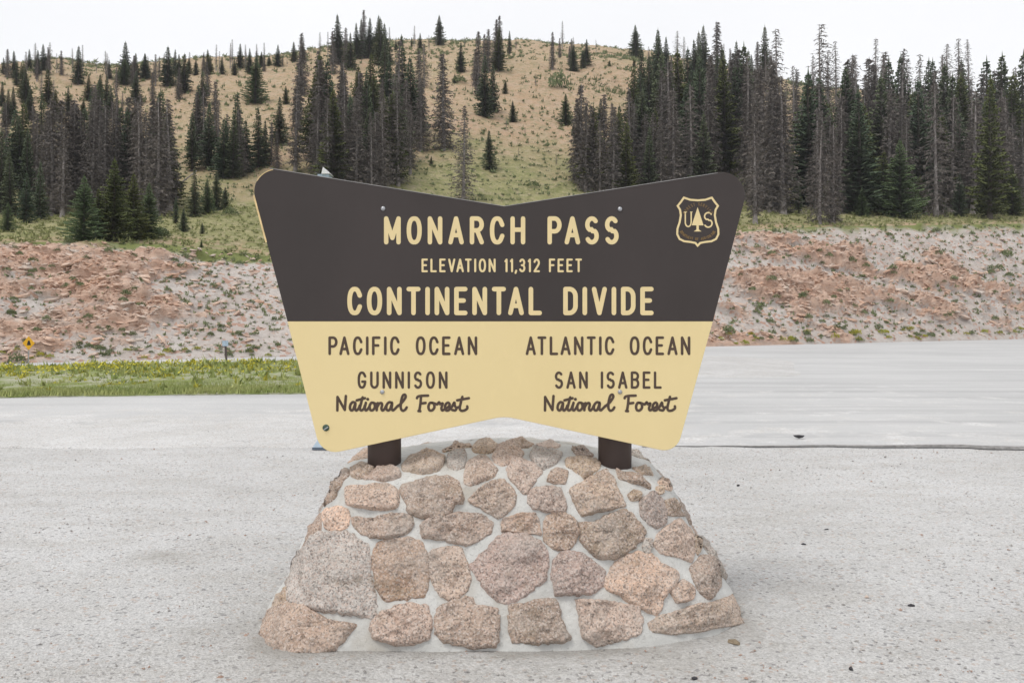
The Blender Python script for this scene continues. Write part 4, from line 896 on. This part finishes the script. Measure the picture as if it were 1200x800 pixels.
def flat(name, polys, mat, label, lift=.0013, parent=sign):
    v, f = [], []; yy_ = YS - lift; idx = 0
    for i, pg in enumerate(polys):
        ar = sum(pg[j][0] * pg[(j + 1) % len(pg)][1] - pg[(j + 1) % len(pg)][0] * pg[j][1] for j in range(len(pg)))
        if ar > 0: pg = pg[::-1]
        k0 = len(v); n = len(pg); y1_ = yy_ - (i % 40) * .00001
        for dy in (y1_, YS + .0005):
            for p_ in pg: q_ = P(p_[0], p_[1], YS); q_[1] = dy; v.append(q_)
        f.append(list(range(k0, k0 + n))); f += [[k0 + (j + 1) % n, k0 + j, k0 + n + j, k0 + n + (j + 1) % n] for j in range(n)]
    kw = {'label': label} if label else {}
    return part(name, v, f, mat, parent, False, **kw)
# stroke alphabet: centre lines in a box of height 1 (y down), width given
def ell(cx_, cy2, rx, ry, a0, a1, n=14): return [(cx_ + rx * math.cos(R(a)), cy2 + ry * math.sin(R(a))) for a in np.linspace(a0, a1, n)]
def oval(w, a0, a1, n=26):   # narrow stadium-like O
    out = []
    for a in np.linspace(a0, a1, n):
        c_, s_ = math.cos(R(a)), math.sin(R(a)); out.append((w / 2 + w / 2 * np.sign(c_) * abs(c_) ** .8, .5 + .5 * np.sign(s_) * abs(s_) ** .92))
    return out
Sx = lambda w: ell(w / 2, .26, w / 2 * .96, .26, -35, -180, 9) + ell(w / 2, .26, w / 2 * .96, .24, 165, 120, 4) + [(w * .45, .46), (w * .58, .53)] + ell(w / 2, .74, w / 2, .26, -52, 0, 5) + ell(w / 2, .74, w / 2, .26, 15, 150, 9)
AL = {
 'A': (.47, lambda w: [[(0, 1), (w / 2, 0), (w, 1)], [(w * .15, .70), (w * .85, .70)]]),
 'B': (.42, lambda w: [[(0, 0), (w * .5, 0)] + ell(w * .5, .235, w * .46, .235, -80, 90, 8) + [(0, .47)], [(w * .5, .47)] + ell(w * .52, .735, w * .48, .265, -80, 90, 8) + [(0, 1), (0, 0)]]),
 'C': (.43, lambda w: [[(w, .27)] + oval(w, -42, -318, 24) + [(w, .73)]]), 'D': (.42, lambda w: [[(0, 0), (w * .4, 0)] + ell(w * .4, .3, w * .6, .3, -80, 0, 6) + ell(w * .4, .7, w * .6, .3, 0, 90, 7) + [(0, 1), (0, 0)]]),
 'E': (.37, lambda w: [[(w, 0), (0, 0), (0, 1), (w, 1)], [(0, .48), (w * .82, .48)]]), 'F': (.37, lambda w: [[(w, 0), (0, 0), (0, 1)], [(0, .48), (w * .82, .48)]]),
 'G': (.43, lambda w: [[(w, .25)] + oval(w, -42, -350, 28) + [(w, .6), (w * .55, .6)]]), 'H': (.44, lambda w: [[(0, 0), (0, 1)], [(w, 0), (w, 1)], [(0, .47), (w, .47)]]),
 'I': (.0, lambda w: [[(0, 0), (0, 1)]]), 'L': (.37, lambda w: [[(0, 0), (0, 1), (w, 1)]]), 'M': (.52, lambda w: [[(0, 1), (0, 0), (w / 2, .82), (w, 0), (w, 1)]]),
 'N': (.43, lambda w: [[(0, 1), (0, 0), (w, 1), (w, 0)]]), 'O': (.45, lambda w: [oval(w, 0, 346, 28)]), 'P': (.41, lambda w: [[(0, 1), (0, 0), (w * .5, 0)] + ell(w * .52, .27, w * .48, .27, -80, 90, 10) + [(0, .54)]]),
 'R': (.41, lambda w: [[(0, 1), (0, 0), (w * .5, 0)] + ell(w * .52, .25, w * .48, .25, -80, 90, 10) + [(0, .5)], [(w * .52, .5), (w, 1)]]),
 'S': (.40, lambda w: [Sx(w)]), 'T': (.40, lambda w: [[(0, 0), (w, 0)], [(w / 2, 0), (w / 2, 1)]]), 'U': (.42, lambda w: [[(0, 0), (0, .74)] + ell(w / 2, .74, w / 2, .26, 170, 10, 10) + [(w, .74), (w, 0)]]),
 'V': (.44, lambda w: [[(0, 0), (w / 2, 1), (w, 0)]]), '1': (.08, lambda w: [[(-.02, .14), (w, 0), (w, 1)]]),
 '2': (.38, lambda w: [ell(w / 2, .27, w / 2, .27, -165, 20, 11) + [(w * .8, .5), (0, 1), (w, 1)]]), '3': (.38, lambda w: [ell(w / 2, .25, w / 2 * .92, .25, -155, 80, 11) + [(w * .4, .48)], [(w * .5, .48)] + ell(w / 2, .735, w / 2, .265, -75, 155, 11)]),
 ',': (.05, lambda w: [[(w, .96), (0, 1.14)]]), 'Y': (.44, lambda w: [[(0, 0), (w / 2, .5), (w, 0)], [(w / 2, .5), (w / 2, 1)]])}
AL['O'] = (.45, lambda w: [('closed', oval(w, 0, 360 - 360 / 30, 30))])
def line(text, x0, x1, y0, y1, st, mat, label, wg=.50, kern=None):
    H_ = y1 - y0 - st; ws = []; gaps = []
    kp = {('P', 'A'): .5, ('A', 'T'): .45, ('T', 'A'): .45, ('A', 'V'): .5, ('V', 'A'): .4, ('L', 'A'): .7, ('A', 'S'): .8, ('1', ','): .6, (',', '3'): .7, ('F', 'E'): .9}
    prev = None; seq = []
    for ch in text:
        if ch == ' ': prev = ' '; continue
        w = AL[ch][0] * H_
        gp = 0 if prev is None else (1 + wg * 5 if prev == ' ' else kp.get((prev, ch), 1))
        seq.append((ch, w, gp)); prev = ch
    W0 = sum(w + st for _, w, _ in seq); G = sum(gp for *_, gp in seq); unit = (x1 - x0 - W0) / G
    x = x0
    for ch, w, gp in seq:
        x += unit * gp; polys = []
        for s in AL[ch][1](AL[ch][0]):
            cl = s[0] == 'closed'; pp = s[1] if cl else s
            pp = [np.array((x + st / 2 + a * H_, y0 + st / 2 + b * H_)) for a, b in pp]
            if cl: polys += ribbon_pts(pp, st, True); continue
            run = [pp[0]]
            for j in range(1, len(pp)):
                run.append(pp[j])
                if j < len(pp) - 1:
                    d1 = pp[j] - pp[j - 1]; d2 = pp[j + 1] - pp[j]
                    if d1 @ d2 < .45 * np.linalg.norm(d1) * np.linalg.norm(d2): polys += ribbon_pts(run, st); run = [pp[j]]
            polys += ribbon_pts(run, st)
        x += w + st
        flat('letter' if ch.isalpha() else 'digit' if ch.isdigit() else 'comma', polys, mat, None)
line('MONARCH PASS', 450, 725, 253.5, 286.5, 5.2, LCREAM, 'large cream words MONARCH PASS', .55)
line('ELEVATION 11,312 FEET', 494, 682, 303, 319, 2.35, LCREAM, 'small cream line ELEVATION 11,312 FEET', .5)
line('CONTINENTAL DIVIDE', 407, 766, 336, 369.3, 5.4, LCREAM, 'large cream words CONTINENTAL DIVIDE', .7)
line('PACIFIC OCEAN', 384.8, 559.3, 394, 416, 3.1, LBROWN, 'brown words PACIFIC OCEAN', .75)
line('ATLANTIC OCEAN', 616, 809, 394, 416, 3.1, LBROWN, 'brown words ATLANTIC OCEAN', .75)
line('GUNNISON', 419, 524.5, 435, 455.3, 2.9, LBROWN, 'brown word GUNNISON')
line('SAN ISABEL', 650, 775.5, 435, 455.3, 2.9, LBROWN, 'brown words SAN ISABEL', .6)
def catmull(p_, n=6):
    p_ = [np.array(q_, float) for q_ in p_]
    if len(p_) < 3: return p_
    out = []; q_ = [p_[0]] + p_ + [p_[-1]]
    for i in range(1, len(q_) - 2):
        for t in np.arange(n) / n:
            a, b, c, d = q_[i - 1:i + 3]; out.append(.5 * ((2 * b) + (c - a) * t + (2 * a - 5 * b + 4 * c - d) * t * t + (3 * b - a - 3 * c + d) * t ** 3))
    out.append(p_[-1]); return out
NF = [('l', [(97, 607), (98, 507)]), ('l', [(98, 507), (152, 603)]), ('l', [(152, 603), (160, 500)]), ('c', [(230, 552), (212, 545), (195, 562), (190, 590), (200, 606), (215, 598), (230, 556), (228, 592), (238, 607), (254, 592), (263, 570)]),
      ('c', [(284, 510), (272, 555), (264, 592), (274, 607), (292, 594), (301, 570)]), ('l', [(241, 532), (301, 516)]), ('c', [(308, 550), (300, 590), (309, 606), (326, 592), (337, 570)]), ('d', (322, 524)),
      ('c', [(366, 551), (348, 551), (336, 575), (341, 602), (358, 605), (374, 585), (371, 556), (366, 551), (388, 562)]), ('c', [(396, 552), (391, 578), (388, 605)]), ('c', [(391, 582), (408, 556), (424, 553), (428, 568), (423, 592), (431, 607), (446, 596), (458, 572)]),
      ('c', [(502, 552), (482, 546), (463, 564), (459, 592), (470, 606), (486, 598), (502, 556), (499, 592), (509, 606), (526, 592), (545, 572)]), ('c', [(545, 575), (578, 545), (602, 508), (596, 490), (580, 500), (568, 545), (567, 590), (580, 608), (598, 602), (610, 584)]),
      ('c', [(686, 516), (694, 504), (720, 499), (768, 497)]), ('c', [(716, 502), (712, 555), (703, 611)]), ('l', [(697, 611), (711, 612)]), ('l', [(712, 556), (750, 551)]),
      ('c', [(804, 551), (782, 552), (771, 578), (778, 604), (798, 606), (815, 585), (811, 557), (804, 551), (832, 562)]), ('c', [(836, 562), (850, 547), (858, 560), (876, 556), (867, 590), (874, 606), (892, 597)]),
      ('c', [(892, 594), (918, 582), (928, 562), (916, 549), (899, 562), (894, 588), (904, 607), (924, 603), (944, 580)]), ('c', [(944, 582), (962, 550), (966, 572), (978, 590), (969, 606), (947, 603)]), ('c', [(978, 592), (992, 582)]),
      ('c', [(1022, 506), (1010, 552), (1003, 590), (1013, 608), (1038, 606), (1058, 592), (1058, 576)]), ('l', [(984, 532), (1070, 516)])]
for dx, nm in ((0, 'left'), (243.3, 'right')):
    polys = []
    for kd, p_ in NF:
        T2 = lambda q_: (380 + q_[0] / 6.316 + dx, 385 + q_[1] / 6.316 - .4)
        if kd == 'd': polys += disc(T2(p_), 1.8); continue
        pp = [T2(q_) for q_ in p_]; polys += ribbon_pts(catmull(pp) if kd == 'c' else pp, 3.05)
    flat('script_lettering', polys, LBROWN, 'brown script words National Forest under ' + ('GUNNISON' if nm == 'left' else 'SAN ISABEL'))
# shield emblem
sh = lambda q_: (770 + q_[0] / 9.408, 215 + q_[1] / 9.408)
half = [(449, 187), (530, 181), (603, 157), (636, 205), (671, 248), (645, 290), (636, 350), (650, 430), (674, 500), (676, 560), (650, 612), (600, 637), (530, 645), (475, 656), (447, 686)]
full = half + [(898 - x, y) for x, y in half[-2:0:-1]]
emb = part('shield', np.zeros((0, 3)), [], BROWN, sign); bpy.data.objects.remove(emb)
emb = flat('shield', ribbon_pts([sh(q_) for q_ in full], 2.3, True), LCREAM, 'cream outlined shield emblem with U, tree and S')
def sub(name, polys, mat, label, lift=.0013):
    o = flat(name, polys, mat, label, lift); o.parent = emb; return o
sub('emblem_tree', [[np.array(sh(q_)) for q_ in [(447, 262), (478, 350), (492, 400), (512, 462), (462, 458), (462, 505), (488, 528), (405, 528), (432, 505), (432, 458), (382, 462), (404, 400), (418, 350)]][:1] + [np.array(sh(q_)) for q_ in [(512, 462), (382, 462)]]] +
    [[np.array(sh(q_)) for q_ in [(434, 460), (460, 460), (460, 512), (434, 512)]], [np.array(sh(q_)) for q_ in [(434, 508), (460, 508), (490, 529), (404, 529)]]], LCREAM, 'cream conifer in the middle of the shield')
sub('emblem_letter', ribbon_pts([sh(q_) for q_ in [(311, 318), (311, 420)] + ell(343, 430, 32, 46, 175, 5, 9) + [(376, 420), (376, 318)]], 1.5) + ribbon_pts([sh(q_) for q_ in [(298, 316), (326, 316)]], .9) + ribbon_pts([sh(q_) for q_ in [(366, 316), (388, 316)]], .8), LCREAM, 'letter U on the shield')
sub('emblem_letter', ribbon_pts([sh((522 + a / .4 * 84, 322 + b * 160)) for a, b in Sx(.4)], 1.7), LCREAM, 'letter S on the shield')
def arctext(text, c, rx, ry, a0, a1, hgt, flip):
    out = []; n = len(text)
    for i, ch in enumerate(text):
        if ch == ' ': continue
        a = R(a0 + (a1 - a0) * i / (n - 1)); p0 = np.array([c[0] + rx * math.cos(a), c[1] + ry * math.sin(a)])
        dn = np.array([math.cos(a) / rx, math.sin(a) / ry]); dn /= np.linalg.norm(dn); dn = dn if not flip else -dn; tg = np.array([-dn[1], dn[0]])
        w, fn_ = AL[ch]
        for s in fn_(w):
            cl = s[0] == 'closed'; pp = s[1] if cl else s; out += ribbon_pts([sh(p0 + tg * (q_[0] - w / 2) * hgt - dn * (q_[1] - .5) * hgt) for q_ in pp], .55, cl, capn=4)
    return out
sub('emblem_text', arctext('FOREST SERVICE', (449, 432), 172, 205, -149, -31, 30, False) + arctext('DEPARTMENT OF AGRICULTURE'[::1], (449, 500), 188, 112, 165, 15, 26, True), LGOLD, 'faint gold words round the inside of the shield')
# worn edge at the upper left, bevel highlight along the top painted as thin grey strips
ed = [(321.5, 200), (314, 200.6), (306, 204.5), (300, 211), (297.2, 218), (297.0, 226)]
ed = [q_ for q_ in up if q_[0] < 322 and q_[1] < 240]
def edge_strip(pts, wa, wb, mat, label, y0=YS - .002):
    n = len(pts); v = []; pts = [np.array(q_, float) for q_ in pts]
    for i, q_ in enumerate(pts):
        d = pts[min(i + 1, n - 1)] - pts[max(i - 1, 0)]; d /= np.linalg.norm(d); nn = np.array([d[1], -d[0]])
        for w, y in ((wa, y0), (wb, y0), (wb, YS + TH + .002)): t_ = P(*(q_ + nn * w), YS); t_[1] = y; v.append(t_)
    return part('board_edge', v, [[3 * i + k_, 3 * i + 3 + k_, 3 * i + 4 + k_, 3 * i + 1 + k_] for i in range(n - 1) for k_ in (0, 1)], mat, sign, label=label)
el_ = sorted(ed, key=lambda q_: -q_[0] if q_[1] < 206 else -200 + q_[1])
el_ = [q_ for q_ in el_ if q_[1] < 214]
edge_strip(el_, -.1, .75, WOODEDGE, 'bare tan edge round the upper left corner')
edge_strip([(297.6, 229), (301.4, 243.5), (304.2, 254), (307.9, 268), (312.2, 284)], -1.2, .8, WOODEDGE, 'chipped tan edge down the upper left side')
edge_strip([(841, 202.3), (720, 221.2), (591, 241.4)], .0, .7, EDGE_HL, 'thin grey painted highlight along the right top edge')
edge_strip([(591, 241.4), (460, 220.2), (316, 196.9)], .0, .7, EDGE_HL, 'thin grey painted highlight along the left top edge')
# posts
for x0, x1 in ((431, 470), (701, 740)):
    Yc = YS + TH + .1; xa = (x0 - 600) / F * Yc; xb = (x1 - 600) / F * Yc; rad_ = (xb - xa) / 2
    v, f = cyl(((xa + xb) / 2, Yc, .45), ((xa + xb) / 2, Yc, 2.35), rad_, n=40); part('post', v, f, POST, sign, True)
# bolts
def bolt(x, y, rpx, mat=STEEL, label=None):
    c = P(x, y, YS); r_ = rpx / F * YS; n = 14; v = []
    for (q_, yy_) in ((1, .001), (1, -.003), (.75, -.007), (.3, -.009)):
        v += [c + [r_ * q_ * math.cos(6.283 * k_ / n), yy_, r_ * q_ * math.sin(6.283 * k_ / n)] for k_ in range(n)]
    f = [[i * n + k_, i * n + (k_ + 1) % n, (i + 1) * n + (k_ + 1) % n, (i + 1) * n + k_] for i in range(3) for k_ in range(n)] + [list(range(3 * n, 4 * n))]
    return part('bolt', v, f, mat, sign, True)
for x, y in ((449, 244.5), (726.5, 245), (448, 459), (726.5, 459)): bolt(x, y, 2.7)
bs_ = bolt(382, 501, 4.0, GRN); bs_.name = 'round_sticker'; bs_['label'] = 'round dark green sticker with a pale slash'
s_ = flat('sticker_slash', ribbon_pts([(380, 503), (384.5, 500)], 1.2), STEEL, 'pale slash across the sticker', .0105); s_.parent = bs_
